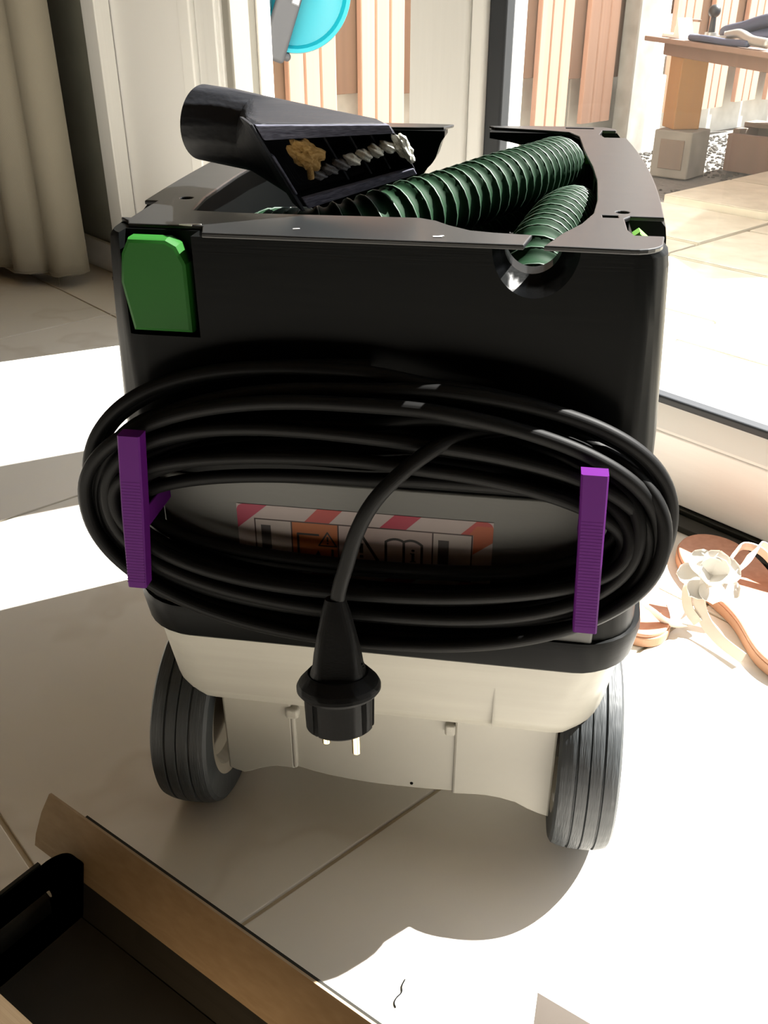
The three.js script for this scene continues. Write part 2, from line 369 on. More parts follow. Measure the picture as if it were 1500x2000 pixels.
{ // garden table on blocks
  const t = thing('garden_table', 'low honey-brown wooden garden table with a thin top seen through the glass door', 'table', [-1.5, 0, -2.9], room);
  const ang = Math.atan2(0.55, 0.81);
  const top = worldUV(box(0, 1.5, 0.43, 0.447, -0.8, 0, 0.004), 0.8).rotateY(-ang).translate(-1.9, 0, -2.95);
  part(t, 'table_top', top, M.redWood);
  part(t, 'apron', worldUV(box(0.05, 1.45, 0.385, 0.43, -0.1, -0.06, 0.003), 0.8).rotateY(-ang).translate(-1.9, 0, -2.95), M.redWood);
  for (const [x, z] of [[0.16, -0.12], [1.36, -0.12], [0.16, -0.72], [1.36, -0.72]])
    part(t, 'leg', worldUV(box(x - 0.055, x + 0.055, 0.145, 0.43, z - 0.05, z + 0.05, 0.004), 1.1).rotateY(-ang + 0.25 * 0).translate(-1.9, 0, -2.95), M.honey, 'honey-brown leg');
  const at = (x, z) => new THREE.Vector3(x, 0, z).applyAxisAngle(new THREE.Vector3(0, 1, 0), -ang).add(new THREE.Vector3(-1.9, 0, -2.95));
  const labels = ['grey stone block with a bright right side under the front left table leg', 'grey stone block under the table leg nearest the glass', 'grey stone block under the rear left table leg', 'grey stone block under the rear right table leg'];
  [[0.19, -0.12], [1.36, -0.12], [0.16, -0.72], [1.36, -0.72]].forEach(([x, z], i) => {
    const c = at(x, z);
    const b = thing('stone_block', labels[i], 'block', [c.x, -0.02, c.z], room);
    const h = worldUV(box(-0.075, 0.075, -0.02, 0.145, -0.075, 0.075, 0.006)).rotateY(0.12).translate(c.x, 0, c.z);
    part(b, 'block', h, M.block);
    part(b, 'inset', worldUV(box(-0.045, 0.05, 0.012, 0.115, 0.074, 0.079, 0.004)).rotateY(0.12).translate(c.x, 0, c.z), M.oldWood, 'brown recessed face');
  });
  const onTop = (x, z, y = 0.447) => { const c = at(x, z); return [c.x, y, c.z]; };
  const put = (g, b) => g.rotateY(-ang).translate(b[0], b[1], b[2]);
  // bag of folded navy fabric
  let b = onTop(0.60, -0.25);
  const bag = thing('fabric_bag', 'slumped navy blue bag with a thick handle loop on the garden table', 'bag', b, room);
  const lump = new THREE.SphereGeometry(1, 36, 20);
  { const p = lump.attributes.position; for (let i = 0; i < p.count; i++) { const x = p.getX(i), y = p.getY(i), z = p.getZ(i), k = 1 + 0.12 * Math.sin(x * 5 + z * 3) + 0.06 * Math.sin(z * 9 + y * 4); p.setXYZ(i, x * 0.27 * k, Math.max(y, -0.55) * 0.046 * k + 0.031, z * 0.12 * k); } lump.computeVertexNormals(); }
  part(bag, 'body', put(lump, b), M.navyLight);
  part(bag, 'handle', put(capTube([[-0.25, 0.024, 0.10], [-0.16, 0.032, 0.13], [-0.06, 0.045, 0.13], [0.06, 0.07, 0.11], [0.2, 0.082, 0.06]], 0.020, 40, 12), b), M.navy);
  b = onTop(0.262, -0.14);
  const kn = thing('round_knob_tool', 'small black ball-topped knob standing at the left end of the navy bag', 'knob', b, room);
  part(kn, 'ball', put(new THREE.SphereGeometry(0.021, 20, 14).translate(0, 0.085, 0), b), M.blackKnob);
  part(kn, 'stem', put(new THREE.CylinderGeometry(0.009, 0.013, 0.068, 14).translate(0, 0.034, 0), b), M.blackKnob);
  part(kn, 'base', put(new THREE.CylinderGeometry(0.022, 0.026, 0.02, 24).translate(0, 0.01, 0), b), M.steel, 'grey metal base');
  b = onTop(0.17, -0.06);
  const cl = thing('wire_frame', 'thin pale open frame with a white triangular end on the left of the table', 'frame', b, room);
  part(cl, 'top_bar', put(box(-0.08, 0.045, 0.05, 0.058, -0.06, -0.045, 0.002), b), M.redWood);
  part(cl, 'base_bar', put(box(-0.08, 0.045, 0, 0.012, -0.06, 0.03, 0.002), b), M.white);
  const tri = new THREE.ExtrudeGeometry(new THREE.Shape([[0, 0], [0.062, 0], [0.026, 0.062]].map((q) => new THREE.Vector2(...q))), { depth: 0.05, bevelEnabled: true, bevelSize: 0.001, bevelThickness: 0.001, bevelSegments: 1 });
  part(cl, 'triangle', put(tri.translate(0.022, 0.001, -0.02), b), M.white, 'white triangular end piece');
  part(cl, 'upright', put(box(-0.08, -0.072, 0, 0.056, -0.06, -0.045, 0.002), b), M.redWood);
  b = onTop(0.60, -0.045);
  const pr = thing('garden_shears', 'grey garden shears lying at the front edge of the table before the navy bag', 'shears', b, room);
  part(pr, 'blade', put(crease(loft([0, 0.25, 0.5, 0.75, 1].map((s) => { const x = -0.28 + 0.3 * s, w = 0.010 + 0.018 * Math.sin(s * 2.6), y = 0.004 + 0.018 * s; return [[x, y - 0.004, -w], [x, y + 0.004, -w * 0.6], [x, y + 0.005, w * 0.6], [x, y - 0.003, w]]; })), 0.5), b), M.steel);
  part(pr, 'grip', put(capTube([[0, 0.026, 0], [0.1, 0.034, 0.01], [0.2, 0.022, 0.02], [0.3, 0.018, 0.02]], 0.014, 30, 10), b), M.steel);
  part(pr, 'grip', put(capTube([[-0.24, 0.01, 0.02], [-0.1, 0.013, 0.035], [0.05, 0.010, 0.03], [0.2, 0.012, 0.03]], 0.010, 30, 10), b), M.navy, 'dark lower grip');
  part(pr, 'pivot', put(new THREE.CylinderGeometry(0.006, 0.006, 0.03, 14).translate(-0.01, 0.022, 0.004), b), M.white);
}
{ // low raised bed of planks on the right
  const p = thing('plank_planter', 'low weathered brown plank planter to the right of the stone block', 'planter', [-0.9, -0.02, -3.4], room);
  part(p, 'front_plank', worldUV(box(-1.62, 0.6, -0.02, 0.115, -3.2, -3.17, 0.003), 0.7), M.redWood);
  part(p, 'rear_plank', worldUV(box(-1.62, 0.6, -0.02, 0.13, -3.36, -3.335, 0.003), 0.7), M.oldWood);
  part(p, 'ledge', worldUV(box(-1.62, 0.6, 0.130, 0.148, -3.365, -3.275, 0.003), 0.7), M.oldWood);
  part(p, 'end_plank', worldUV(box(-1.62, -1.59, -0.02, 0.129, -3.335, -3.2, 0.003), 0.7), M.oldWood);
  part(p, 'corner_post', worldUV(box(-1.26, -1.20, -0.02, 0.129, -3.33, -3.285, 0.003), 0.7), M.redWood);
}
{ // hose reel hanging on the fence
  const c = [-2.02, 0.60, -1.43];
  const h = thing('hose_reel', 'turquoise and grey garden hose reel hanging on the fence in the open doorway', 'hose reel', c, room);
  const R = 0.155, dir = new THREE.Matrix4().lookAt(new THREE.Vector3(0, 0, 0), new THREE.Vector3(-1.9, 0.1, -1.5), new THREE.Vector3(0, 1, 0));
  const face = (g) => g.applyMatrix4(new THREE.Matrix4().makeRotationY(Math.PI / 2 - 0.52)).translate(c[0], c[1], c[2]); // local z -> faces room
  const prof = [[0.0, 0.012], [0.06, 0.012], [0.11, 0.020], [R - 0.018, 0.034], [R - 0.010, 0.052], [R, 0.054], [R + 0.003, 0.04], [R, 0.0], [R - 0.02, -0.05], [0.05, -0.06], [0, -0.06]].reverse().map((q) => new THREE.Vector2(...q));
  part(h, 'drum', face(crease(new THREE.LatheGeometry(prof, 64), 0.5).rotateX(Math.PI / 2)), M.teal);
  const arm = face(box(-0.034, 0.034, -0.20, 0.16, 0.03, 0.062, 0.012, 4).rotateZ(-0.364).translate(-0.004, 0.015, 0.01));
  part(h, 'arm', arm, M.reelGrey, 'grey bracket arm');
  const cv = document.createElement('canvas'); cv.width = 256; cv.height = 48;
  const cx = cv.getContext('2d'); cx.fillStyle = '#64656b'; cx.fillRect(0, 0, 256, 48); cx.fillStyle = '#f4f4f4'; cx.fillRect(6, 6, 244, 36); cx.strokeStyle = '#c9c9c4'; cx.lineWidth = 3; for (let i = 0; i < 6; i++) { cx.beginPath(); cx.arc(30 + i * 40, 24, 9, 0, 5); cx.stroke(); }
  const ct = new THREE.CanvasTexture(cv); ct.colorSpace = THREE.SRGBColorSpace;
  part(h, 'name_strip', face(new THREE.BoxGeometry(0.14, 0.022, 0.002).rotateZ(Math.PI / 2).rotateZ(-0.364).translate(0.021, 0.03, 0.074)), std({ map: ct, roughness: 0.5 }), 'white worn name strip');
  part(h, 'trigger', face(capTube([[-0.13, -0.14, 0.05], [-0.08, -0.15, 0.05], [-0.03, -0.165, 0.045]], 0.012, 16, 10)), M.reelGrey);
  part(h, 'side_cover', face(box(-0.20, -0.066, -0.055, 0.16, 0.02, 0.066, 0.014, 3)), M.tealDark, 'dark blue-grey side cover');
  part(h, 'wall_bracket', face(box(-0.03, 0.03, -0.05, 0.05, -0.165, -0.05, 0.004)), M.reelGrey);
}
// ───────────── curtain ─────────────
{
  const c = thing('curtain', 'heavy grey-beige curtain with round folds hanging left of the doorway just above the floor', 'curtain', [-2.0, 0.03, -0.5], room);
  const plan = [];
  const folds = [[-1.70, -0.57, -1.756, -0.50], [-1.756, -0.50, -1.85, -0.468], [-1.85, -0.468, -1.95, -0.45], [-1.95, -0.45, -2.06, -0.45], [-2.06, -0.45, -2.17, -0.46], [-2.17, -0.46, -2.3, -0.46], [-2.3, -0.46, -2.42, -0.47], [-2.42, -0.47, -2.6, -0.47]];
  folds.forEach(([x0, z0, x1, z1], k) => {
    const dx = x1 - x0, dz = z1 - z0, l = Math.hypot(dx, dz), nx = -dz / l, nz = dx / l, s = nz > 0 ? 1 : -1, A = 0.040 + 0.008 * (k % 2);
    for (let i = 0; i < 12; i++) { const t = i / 12, b = A * Math.pow(Math.sin(Math.PI * t), 0.6); plan.push([x0 + dx * t + nx * s * b, z0 + dz * t + nz * s * b]); }
  });
  const rings = [];
  for (const [y, k] of [[0.03, 1.0], [0.05, 1.0], [0.3, 0.97], [0.7, 0.92], [1.2, 0.86], [2.4, 0.8]]) {
    const front = plan.map(([x, z], i) => [-1.9 + (x + 1.9) * (0.97 + 0.03 * k), y + 0.004 * Math.sin(i * 0.5), -0.53 + (z + 0.53) * k]);
    const back = plan.map(([x, z]) => [-1.9 + (x + 1.9) * (0.97 + 0.03 * k), y, -0.53 + (z + 0.53) * k - 0.004]).reverse();
    rings.push([...front, ...back]);
  }
  const g = loft(rings), uv = g.attributes.uv;
  for (let i = 0; i < uv.count; i++) uv.setXY(i, uv.getX(i) * 14, uv.getY(i) * 10);
  part(c, 'cloth', g, M.curtain);
  part(c, 'loose_thread', tube([[-1.725, 0.036, -0.512], [-1.727, 0.02, -0.508], [-1.724, 0.004, -0.506]], 0.0006, 12, 5), M.curtain);
  part(c, 'hem', tube(plan.slice(0, 60).map(([x, z]) => [x, 0.034, z + 0.001]), 0.002, 200, 5), M.curtain);
}

// ───────────── vacuum cleaner (world coordinates; its cable end faces the camera) ─────────────
const XC = -0.006, ZB = -0.49, ZM = ZB / 2;
// rounded rectangular outline with bulging sides: half width wf at the ends and wm in the middle
function ringAt(y, wf, wm, r, zf = 0, zb = ZB, bowF = 0, sideSeg = 14, cor = 8) {
  const pts = [], hz = (zf - zb) / 2, zc = (zf + zb) / 2;
  const rx = r / wm, rz = r / hz;
  const P = (sx, sz) => { const x = sx * (wf + (wm - wf) * (1 - sz * sz)); let z = zc + sz * hz; if (sz > 0.4) z += bowF * (1 - sx * sx) * (sz - 0.4) / 0.6; pts.push([XC + x, y, z]); };
  const C = (cx, cz, a0) => { for (let i = 0; i <= cor; i++) { const a = a0 + (i / cor) * Math.PI / 2; P(cx + Math.cos(a) * rx, cz + Math.sin(a) * rz); } };
  const L = (x0, z0, x1, z1) => { for (let i = 1; i < sideSeg; i++) P(x0 + (x1 - x0) * i / sideSeg, z0 + (z1 - z0) * i / sideSeg); };
  C(1 - rx, 1 - rz, 0); L(1 - rx, 1, -1 + rx, 1);
  C(-1 + rx, 1 - rz, Math.PI / 2); L(-1, 1 - rz, -1, -1 + rz);
  C(-1 + rx, -1 + rz, Math.PI); L(-1 + rx, -1, 1 - rx, -1);
  C(1 - rx, -1 + rz, Math.PI * 1.5); L(1, -1 + rz, 1, 1 - rz);
  return pts.reverse();
}
const vac = thing('vacuum_cleaner', 'black workshop vacuum cleaner with beige dust tub, big wheels and green latches on the tiles', 'vacuum cleaner', [XC, 0, ZM]);
const DY = 0.4925, TY = 0.495;
{
  // upper housing: hollow, open at the top, with hose notches in both end walls
  const outer = loft([ringAt(0.226, 0.176, 0.185, 0.034), ringAt(0.30, 0.1735, 0.183, 0.031), ringAt(0.377, 0.1705, 0.181, 0.028), ringAt(0.45, 0.165, 0.177, 0.022), ringAt(0.482, 0.1625, 0.1745, 0.021), ringAt(0.489, 0.1612, 0.1732, 0.020), ringAt(DY, 0.158, 0.170, 0.018)]);
  const cavity = loft([ringAt(0.345, 0.138, 0.148, 0.02, -0.032, -0.458), ringAt(0.52, 0.142, 0.152, 0.02, -0.032, -0.458)]);
  const cyl = (x, y, r, z0, z1) => new THREE.CylinderGeometry(r, r, z1 - z0, 40).rotateX(Math.PI / 2).translate(x, y, (z0 + z1) / 2);
  const notch = mergeVertices(new THREE.ExtrudeGeometry(new THREE.Shape([...Array(25)].map((_, i) => { const a = Math.PI + Math.PI * i / 24; return new THREE.Vector2(0.083 + 0.0165 * Math.cos(a), 0.4925 + 0.0175 * Math.sin(a)); }).concat([new THREE.Vector2(0.0995, 0.53), new THREE.Vector2(0.0665, 0.53)])), { depth: 0.06, bevelEnabled: false }).translate(0, 0, -0.045));
  const scoop = new THREE.SphereGeometry(1, 40, 30).scale(0.0250, 0.030, 0.030).translate(0.0845, 0.4945, 0.0070);
  const back = new THREE.ExtrudeGeometry((() => { const s = new THREE.Shape(); s.moveTo(-0.012, 0.53); s.lineTo(-0.012, 0.487); s.bezierCurveTo(-0.020, 0.478, -0.016, 0.468, -0.028, 0.458); s.bezierCurveTo(-0.05, 0.43, -0.04, 0.39, 0.03, 0.385); s.bezierCurveTo(0.10, 0.39, 0.10, 0.44, 0.0885, 0.468); s.bezierCurveTo(0.084, 0.478, 0.06, 0.483, 0.032, 0.487); s.lineTo(0.032, 0.53); s.closePath(); return s; })(), { depth: 0.06, bevelEnabled: false, curveSegments: 20 }).translate(0, 0, -0.51);
  const rec = (x0, x1, y0, y1, z0, z1) => clean(new THREE.BoxGeometry(x1 - x0, y1 - y0, z1 - z0).translate((x0 + x1) / 2, (y0 + y1) / 2, (z0 + z1) / 2));
  let g = subtract(outer, cavity, clean(notch), scoop, back,
    rec(-0.1575, -0.1125, 0.432, 0.53, -0.014, 0.02),        // latch seat, front left
    rec(0.139, 0.22, 0.43, 0.53, -0.082, -0.032), rec(-0.22, -0.164, 0.43, 0.53, -0.082, -0.032),
    rec(0.139, 0.22, 0.43, 0.53, -0.468, -0.42), rec(-0.22, -0.164, 0.43, 0.53, -0.468, -0.42));
  part(vac, 'upper_housing', crease(clean(g), 0.5), M.blackGloss);

  // deck on top: two pieces, parted by the hose slots
  const side = (z) => { const s = (z - ZM) / (-ZM); return 0.160 + 0.012 * (1 - s * s); };
  const rs = (z) => XC + side(z) - 0.0005, ls = (z) => XC - side(z) + 0.0005;
  const zs = (a, b, n = 10) => [...Array(n + 1)].map((_, i) => a + (b - a) * i / n);
  const cornerR = (cx, cz, a0, a1, r = 0.019) => [...Array(7)].map((_, i) => { const a = a0 + (a1 - a0) * i / 6; return [cx + r * Math.cos(a), cz + r * Math.sin(a)]; });
  const H = Math.PI / 2;
  // right piece (counter-clockwise seen from above, z towards the camera)
  const right = [[0.0885, 0.0004], ...cornerR(rs(0) - 0.019, -0.017, H, 0),
    [rs(-0.032) - 0.001, -0.032], [0.139, -0.032], [0.136, -0.045], [0.136, -0.075], [0.140, -0.082], [rs(-0.082), -0.082],
    ...zs(-0.09, -0.415).map((z) => [rs(z), z]), [rs(-0.42), -0.42], [0.140, -0.42], [0.136, -0.44], [0.140, -0.468], [rs(-0.468) - 0.003, -0.468],
    ...cornerR(rs(ZB) - 0.019, ZB + 0.017, 0, -H), [0.075, ZB - 0.001], [0.030, ZB + 0.006], [0.036, -0.474], [0.083, -0.462], [0.108, -0.452], [0.117, -0.425],
    [0.1195, -0.34], [0.1235, -0.26], [0.1245, -0.2], [0.122, -0.13], [0.118, -0.088], [0.110, -0.058], [0.0985, -0.031]];
  const hole1 = [...Array(14)].map((_, i) => { const a = -i / 14 * Math.PI * 2; return [0.136 + 0.0042 * Math.cos(a), -0.0935 + 0.0042 * Math.sin(a)]; });
  const slotA = [[0.1232, -0.0835], [0.1232, -0.0765], [0.1325, -0.0765], [0.1325, -0.0835]];
  const slotB = [[0.105, -0.484], [0.105, -0.476], [0.132, -0.476], [0.132, -0.484]];
  const dp = slab(right, DY - 0.0005, TY, 0.0008, [hole1, slotA, slotB]);
  part(vac, 'top_deck', clean(dp), M.deck);
  const left = [[0.0775, 0.0004], [0.0815, -0.024], [0.060, -0.0265], [0.046, -0.030], [0.033, -0.041], [0.024, -0.052], [0.013, -0.0585], [-0.02, -0.0575], [-0.06, -0.056], [-0.10, -0.055], [-0.131, -0.0575],
    [-0.1365, -0.10], [-0.139, -0.18], [-0.138, -0.28], [-0.133, -0.38], [-0.126, -0.44], [-0.10, -0.458], [-0.04, -0.462], [-0.014, -0.468], [-0.007, -0.484], [-0.006, ZB + 0.001], [-0.03, ZB - 0.001],
    ...cornerR(ls(ZB) + 0.019, ZB + 0.017, -H, -Math.PI), [ls(-0.468) + 0.003, -0.468], [-0.1635, -0.468], [-0.163, -0.44], [-0.1635, -0.42], [ls(-0.42), -0.42],
    ...zs(-0.415, -0.09).map((z) => [ls(z), z]), [ls(-0.082), -0.082], [-0.1635, -0.082], [-0.163, -0.06], [-0.1615, -0.032], [ls(-0.032) + 0.001, -0.032],
    [-0.1600, -0.024], [-0.1565, -0.016], [-0.1105, -0.016], [-0.1055, 0.0004]];
  const hole2 = [...Array(14)].map((_, i) => { const a = -i / 14 * Math.PI * 2; return [-0.1475 + 0.0042 * Math.cos(a), -0.0935 + 0.0042 * Math.sin(a)]; });
  part(vac, 'top_deck', clean(slab(left.slice().reverse(), DY - 0.0005, TY, 0.0008, [hole2])), M.deck);
  // scuffs left on the deck by use
  const fleck = (x, z, l, w, a) => box(-l / 2, l / 2, TY - 0.0003, TY + 0.0004, -w / 2, w / 2, 0).rotateY(a).translate(x, 0, z);
  for (const q of [fleck(-0.118, -0.018, 0.012, 0.0012, 0.15), fleck(-0.121, -0.0165, 0.008, 0.0009, -0.1), fleck(-0.054, -0.0165, 0.004, 0.001, 0.3), fleck(0.029, -0.0105, 0.005, 0.0022, 0.1), fleck(0.031, -0.012, 0.003, 0.0015, 0.6)]) part(vac, 'paint_fleck', q, M.white);

  // latches
  const latchShape = new THREE.Shape([[-0.0165, 0.0], [0.0215, 0.0], [0.0215, 0.042], [0.0165, 0.0525], [0.010, 0.056], [-0.0135, 0.056], [-0.0185, 0.047], [-0.021, 0.030]].map((q) => new THREE.Vector2(...q)));
  const lg = new THREE.ExtrudeGeometry(latchShape, { depth: 0.008, bevelEnabled: true, bevelSize: 0.0025, bevelThickness: 0.0035, bevelOffset: -0.0025, bevelSegments: 2 });
  part(vac, 'latch', crease(lg.clone().translate(-0.1385, 0.434, -0.0115), 0.3), M.green, 'green latch facing forward');
  const side2 = (s, z) => crease(lg.clone().scale(0.82, 0.9, 1).rotateY(s * Math.PI / 2).translate(s * 0.144 + XC, 0.43, z), 0.3);
  part(vac, 'latch', side2(1, -0.056), M.green);
  part(vac, 'latch', side2(1, -0.444), M.green);
  const wedge = (s, z) => new THREE.ExtrudeGeometry(new THREE.Shape([[0, 0], [0.029, 0], [0.0305, 0.014], [0.023, 0.0195], [0.004, 0.006]].map((v) => new THREE.Vector2(...v))), { depth: 0.011, bevelEnabled: true, bevelSize: 0.0008, bevelThickness: 0.0008, bevelSegments: 1 }).scale(0.98, 1.06, 1).translate(s * 0.1270 + XC, 0.4715, z);
  part(vac, 'latch_wedge', wedge(1, -0.0600), M.greenLit, 'latch wedge in green lightened as if sunlit');
  part(vac, 'latch_wedge', wedge(1, -0.434), M.greenLit);

  // grey plate behind the cable, and its sticker
  part(vac, 'rear_panel', box(-0.150, 0.142, 0.229, 0.339, -0.004, 0.0022, 0.0018, 3), M.panel, 'dark grey plastic rear plate');
  const cv = document.createElement('canvas'); cv.width = 1024; cv.height = 336;
  const c = cv.getContext('2d');
  const rr = (x, y, w, h, r) => { c.beginPath(); c.moveTo(x + r, y); c.arcTo(x + w, y, x + w, y + h, r); c.arcTo(x + w, y + h, x, y + h, r); c.arcTo(x, y + h, x, y, r); c.arcTo(x, y, x + w, y, r); c.closePath(); };
  c.fillStyle = '#efe6e2'; c.fillRect(0, 0, 1024, 336);
  c.save(); rr(0, 0, 1024, 336, 30); c.clip();
  const stripe = (x, col, y0, y1, sl, w) => { c.fillStyle = col; c.beginPath(); c.moveTo(x, y1); c.lineTo(x + sl, y0); c.lineTo(x + sl + w, y0); c.lineTo(x + w, y1); c.fill(); };
  c.fillStyle = '#e03c6c'; c.beginPath(); c.moveTo(0, 110); c.lineTo(0, 0); c.lineTo(125, 0); c.fill();
  stripe(275, '#e8524a', 0, 62, 55, 100); stripe(578, '#e0305c', 0, 62, 60, 105); stripe(898, '#e8524a', 0, 62, 60, 130);
  c.fillStyle = '#e87434'; c.beginPath(); c.moveTo(930, 62); c.lineTo(960, 20); c.lineTo(1024, 20); c.lineTo(1024, 90); c.lineTo(948, 150); c.lineTo(948, 62); c.fill();
  stripe(260, '#e8524a', 280, 336, 60, 90); stripe(560, '#e0305c', 280, 336, 70, 110); stripe(40, '#e03c6c', 280, 336, 60, 100); stripe(850, '#e8524a', 280, 336, 60, 100);
  c.strokeStyle = '#3a1a18'; c.lineWidth = 5;
  c.fillStyle = '#f1ece6'; c.fillRect(72, 64, 872, 214); c.strokeRect(72, 64, 872, 214);
  c.fillStyle = '#f08a34'; c.fillRect(222, 64, 190, 214); c.strokeRect(222, 64, 190, 214);
  c.fillStyle = '#f3b49a'; c.fillRect(222, 246, 190, 32);
  c.fillStyle = '#eee0da'; c.fillRect(412, 64, 378, 214); c.strokeRect(412, 64, 378, 214);
  c.beginPath(); c.moveTo(72, 246); c.lineTo(412, 246); c.stroke();
  c.fillStyle = '#55504e'; c.fillRect(96, 90, 40, 110); c.fillRect(812, 96, 42, 110);
  c.strokeStyle = '#1b1412'; c.fillStyle = '#1b1412'; c.lineWidth = 9; c.lineJoin = 'round';
  c.strokeRect(247, 118, 140, 110); c.fillStyle = '#f08a34'; c.fillRect(334, 100, 74, 80);
  const tri = (x, y, s, lw) => { c.lineWidth = lw; c.beginPath(); c.moveTo(x, y); c.lineTo(x + s * 0.58, y + s); c.lineTo(x - s * 0.58, y + s); c.closePath(); c.stroke(); c.fillStyle = '#1b1412'; c.fillRect(x - lw * 0.6, y + s * 0.32, lw * 1.2, s * 0.36); c.fillRect(x - lw * 0.6, y + s * 0.76, lw * 1.2, s * 0.1); };
  tri(368, 104, 62, 6); tri(505, 100, 124, 12);
  c.beginPath(); c.moveTo(310, 228); c.lineTo(328, 190); c.lineTo(346, 228); c.fill();
  c.lineWidth = 10; c.beginPath(); c.moveTo(604, 232); c.lineTo(604, 122); c.quadraticCurveTo(640, 96, 676, 118); c.quadraticCurveTo(712, 96, 748, 128); c.lineTo(748, 236); c.quadraticCurveTo(712, 212, 676, 232); c.quadraticCurveTo(640, 210, 604, 232); c.moveTo(676, 118); c.lineTo(676, 232); c.stroke();
  c.font = 'bold 76px serif'; c.fillText('i', 700, 208);
  c.restore();
  const lt = new THREE.CanvasTexture(cv); lt.colorSpace = THREE.SRGBColorSpace;
  const pl = new THREE.PlaneGeometry(0.170, 0.056).translate(-0.0135, 0.292, 0.0026);
  const st = part(vac, 'warning_sticker', pl, std({ map: lt, color: 0x8a8484, roughness: 0.45, specularIntensity: 0.4 }), 'red and white bordered warning sticker with pictograms');  // grey tint over the print holds the shade behind the cable

  // rim and tub
  part(vac, 'seam_rim', crease(loft([ringAt(0.204, 0.172, 0.180, 0.036), ringAt(0.207, 0.1785, 0.187, 0.043, 0.003, ZB - 0.004), ringAt(0.226, 0.1812, 0.190, 0.044, 0.005, ZB - 0.006), ringAt(0.232, 0.180, 0.189, 0.043, 0.004, ZB - 0.005), ringAt(0.233, 0.174, 0.183, 0.036, -0.001, ZB)]), 0.5), M.blackGloss, 'glossy black seam rim');
  const tubRings = [[0.205, 0.1715, 0.180, 0.038, 0.000], [0.18, 0.1675, 0.176, 0.037, -0.002], [0.15, 0.163, 0.171, 0.036, -0.005], [0.14, 0.159, 0.167, 0.034, -0.009], [0.1345, 0.152, 0.16, 0.036, -0.017]].map(([y, a, b, r, z]) => ringAt(y, a, b, r, z, ZB - z));
  const tub = part(vac, 'dust_tub', crease(loft(tubRings), 0.7), M.tub);
  part(tub, 'mould_seam', [box(0.0795, 0.0803, 0.142, 0.204, -0.0065, -0.0018, 0)], M.tub);
  // lower chassis with wavy underside and a recessed centre
  const uz = [[-0.131, 0.060], [-0.118, 0.0555], [-0.105, 0.0615], [-0.09, 0.0665], [-0.075, 0.066], [-0.05, 0.0605], [-0.01, 0.057], [0.04, 0.058], [0.08, 0.061], [0.10, 0.058], [0.115, 0.050], [0.129, 0.046]];
  const prof = (z, lift) => { const low = uz.map(([x, y]) => [x, y + lift]); return low; };
  const chassisShape = new THREE.Shape();
  chassisShape.moveTo(-0.131, 0.150); chassisShape.lineTo(-0.131, 0.06);
  const smoothLow = (list, n) => new THREE.SplineCurve(list.map(([x, y]) => new THREE.Vector2(x, y))).getPoints(n);
  for (const p of smoothLow(uz, 26).slice(1)) chassisShape.lineTo(p.x, p.y);
  chassisShape.lineTo(0.129, 0.150); chassisShape.closePath();
  const cg = new THREE.ExtrudeGeometry(chassisShape, { depth: 0.40, bevelEnabled: true, bevelSize: 0.002, bevelThickness: 0.003, bevelOffset: -0.002, bevelSegments: 2, curveSegments: 8 }).translate(0, 0, -0.4215);
  const ch = part(vac, 'chassis', crease(clean(cg), 0.5), M.tub);
  // raised cheeks either side of the recessed centre
  const cheek = (list, xa, xb) => {
    const q = new THREE.Shape(); q.moveTo(xa, 0.150); q.lineTo(xa, list[0][1]);
    for (const p of smoothLow(list, 8).slice(1)) q.lineTo(p.x, p.y); q.lineTo(xb, 0.150); q.closePath();
    part(ch, 'cheek', crease(clean(new THREE.ExtrudeGeometry(q, { depth: 0.012, bevelEnabled: true, bevelSize: 0.002, bevelThickness: 0.003, bevelOffset: -0.002, bevelSegments: 2, curveSegments: 8 }).translate(0, 0, -0.0305)), 0.5), M.tub);
  };
  cheek(uz.slice(0, 5).map(([x, y]) => [x, y]), -0.131, -0.075);
  cheek([[0.052, 0.0590], [0.065, 0.0602], ...uz.slice(8)], 0.052, 0.129);
  part(ch, 'rib', [box(-0.0765, -0.0725, 0.068, 0.131, -0.022, -0.0150, 0.0018)], M.tub);
  part(ch, 'hook', [box(-0.080, -0.069, 0.121, 0.1315, -0.0225, -0.0125, 0.003)], M.tub);
  part(ch, 'step', [box(0.0445, 0.0525, 0.121, 0.1315, -0.0205, -0.0135, 0.002)], M.tub);
  part(ch, 'screw_dot', new THREE.SphereGeometry(0.0014, 8, 6).translate(0.0195, 0.063, -0.0185), M.black);
  // big rear wheels and small front casters
  const R = 0.083, WZc = -0.066;
  const wheel = (x0, s) => {
    const w = 0.0455, c0 = [x0, R, WZc], pf = [];
    const rad = (t) => { let r = R - 0.003 * Math.pow(Math.abs(t * 2 - 1), 3); for (const g of [0.28, 0.5, 0.74]) if (Math.abs(t - g) < 0.016) r -= 0.0016; return r; };
    pf.push([0.058, 0.001], [R - 0.006, 0]); for (let i = 0; i <= 60; i++) { const t = i / 60; pf.push([rad(t), 0.002 + t * (w - 0.004)]); } pf.push([R - 0.006, w], [0.058, w - 0.001]);
    const tyre = crease(new THREE.LatheGeometry(pf.map((q) => new THREE.Vector2(...q)), 96), 0.5).rotateZ(-Math.PI / 2).translate(...c0);
    const o = part(vac, 'wheel', tyre, M.tyre, 'big dark rubber wheel');
    const hubP = [[0, 0.008], [0.016, 0.008], [0.02, 0.012], [0.044, 0.012], [0.05, 0.003], [0.059, 0.001], [0.0595, w - 0.001], [0.05, w - 0.003], [0.044, w - 0.012], [0, w - 0.01]];
    part(o, 'hub', crease(new THREE.LatheGeometry(hubP.map((q) => new THREE.Vector2(...q)), 64), 0.5).rotateZ(-Math.PI / 2).translate(...c0), M.hub, 'beige hub');
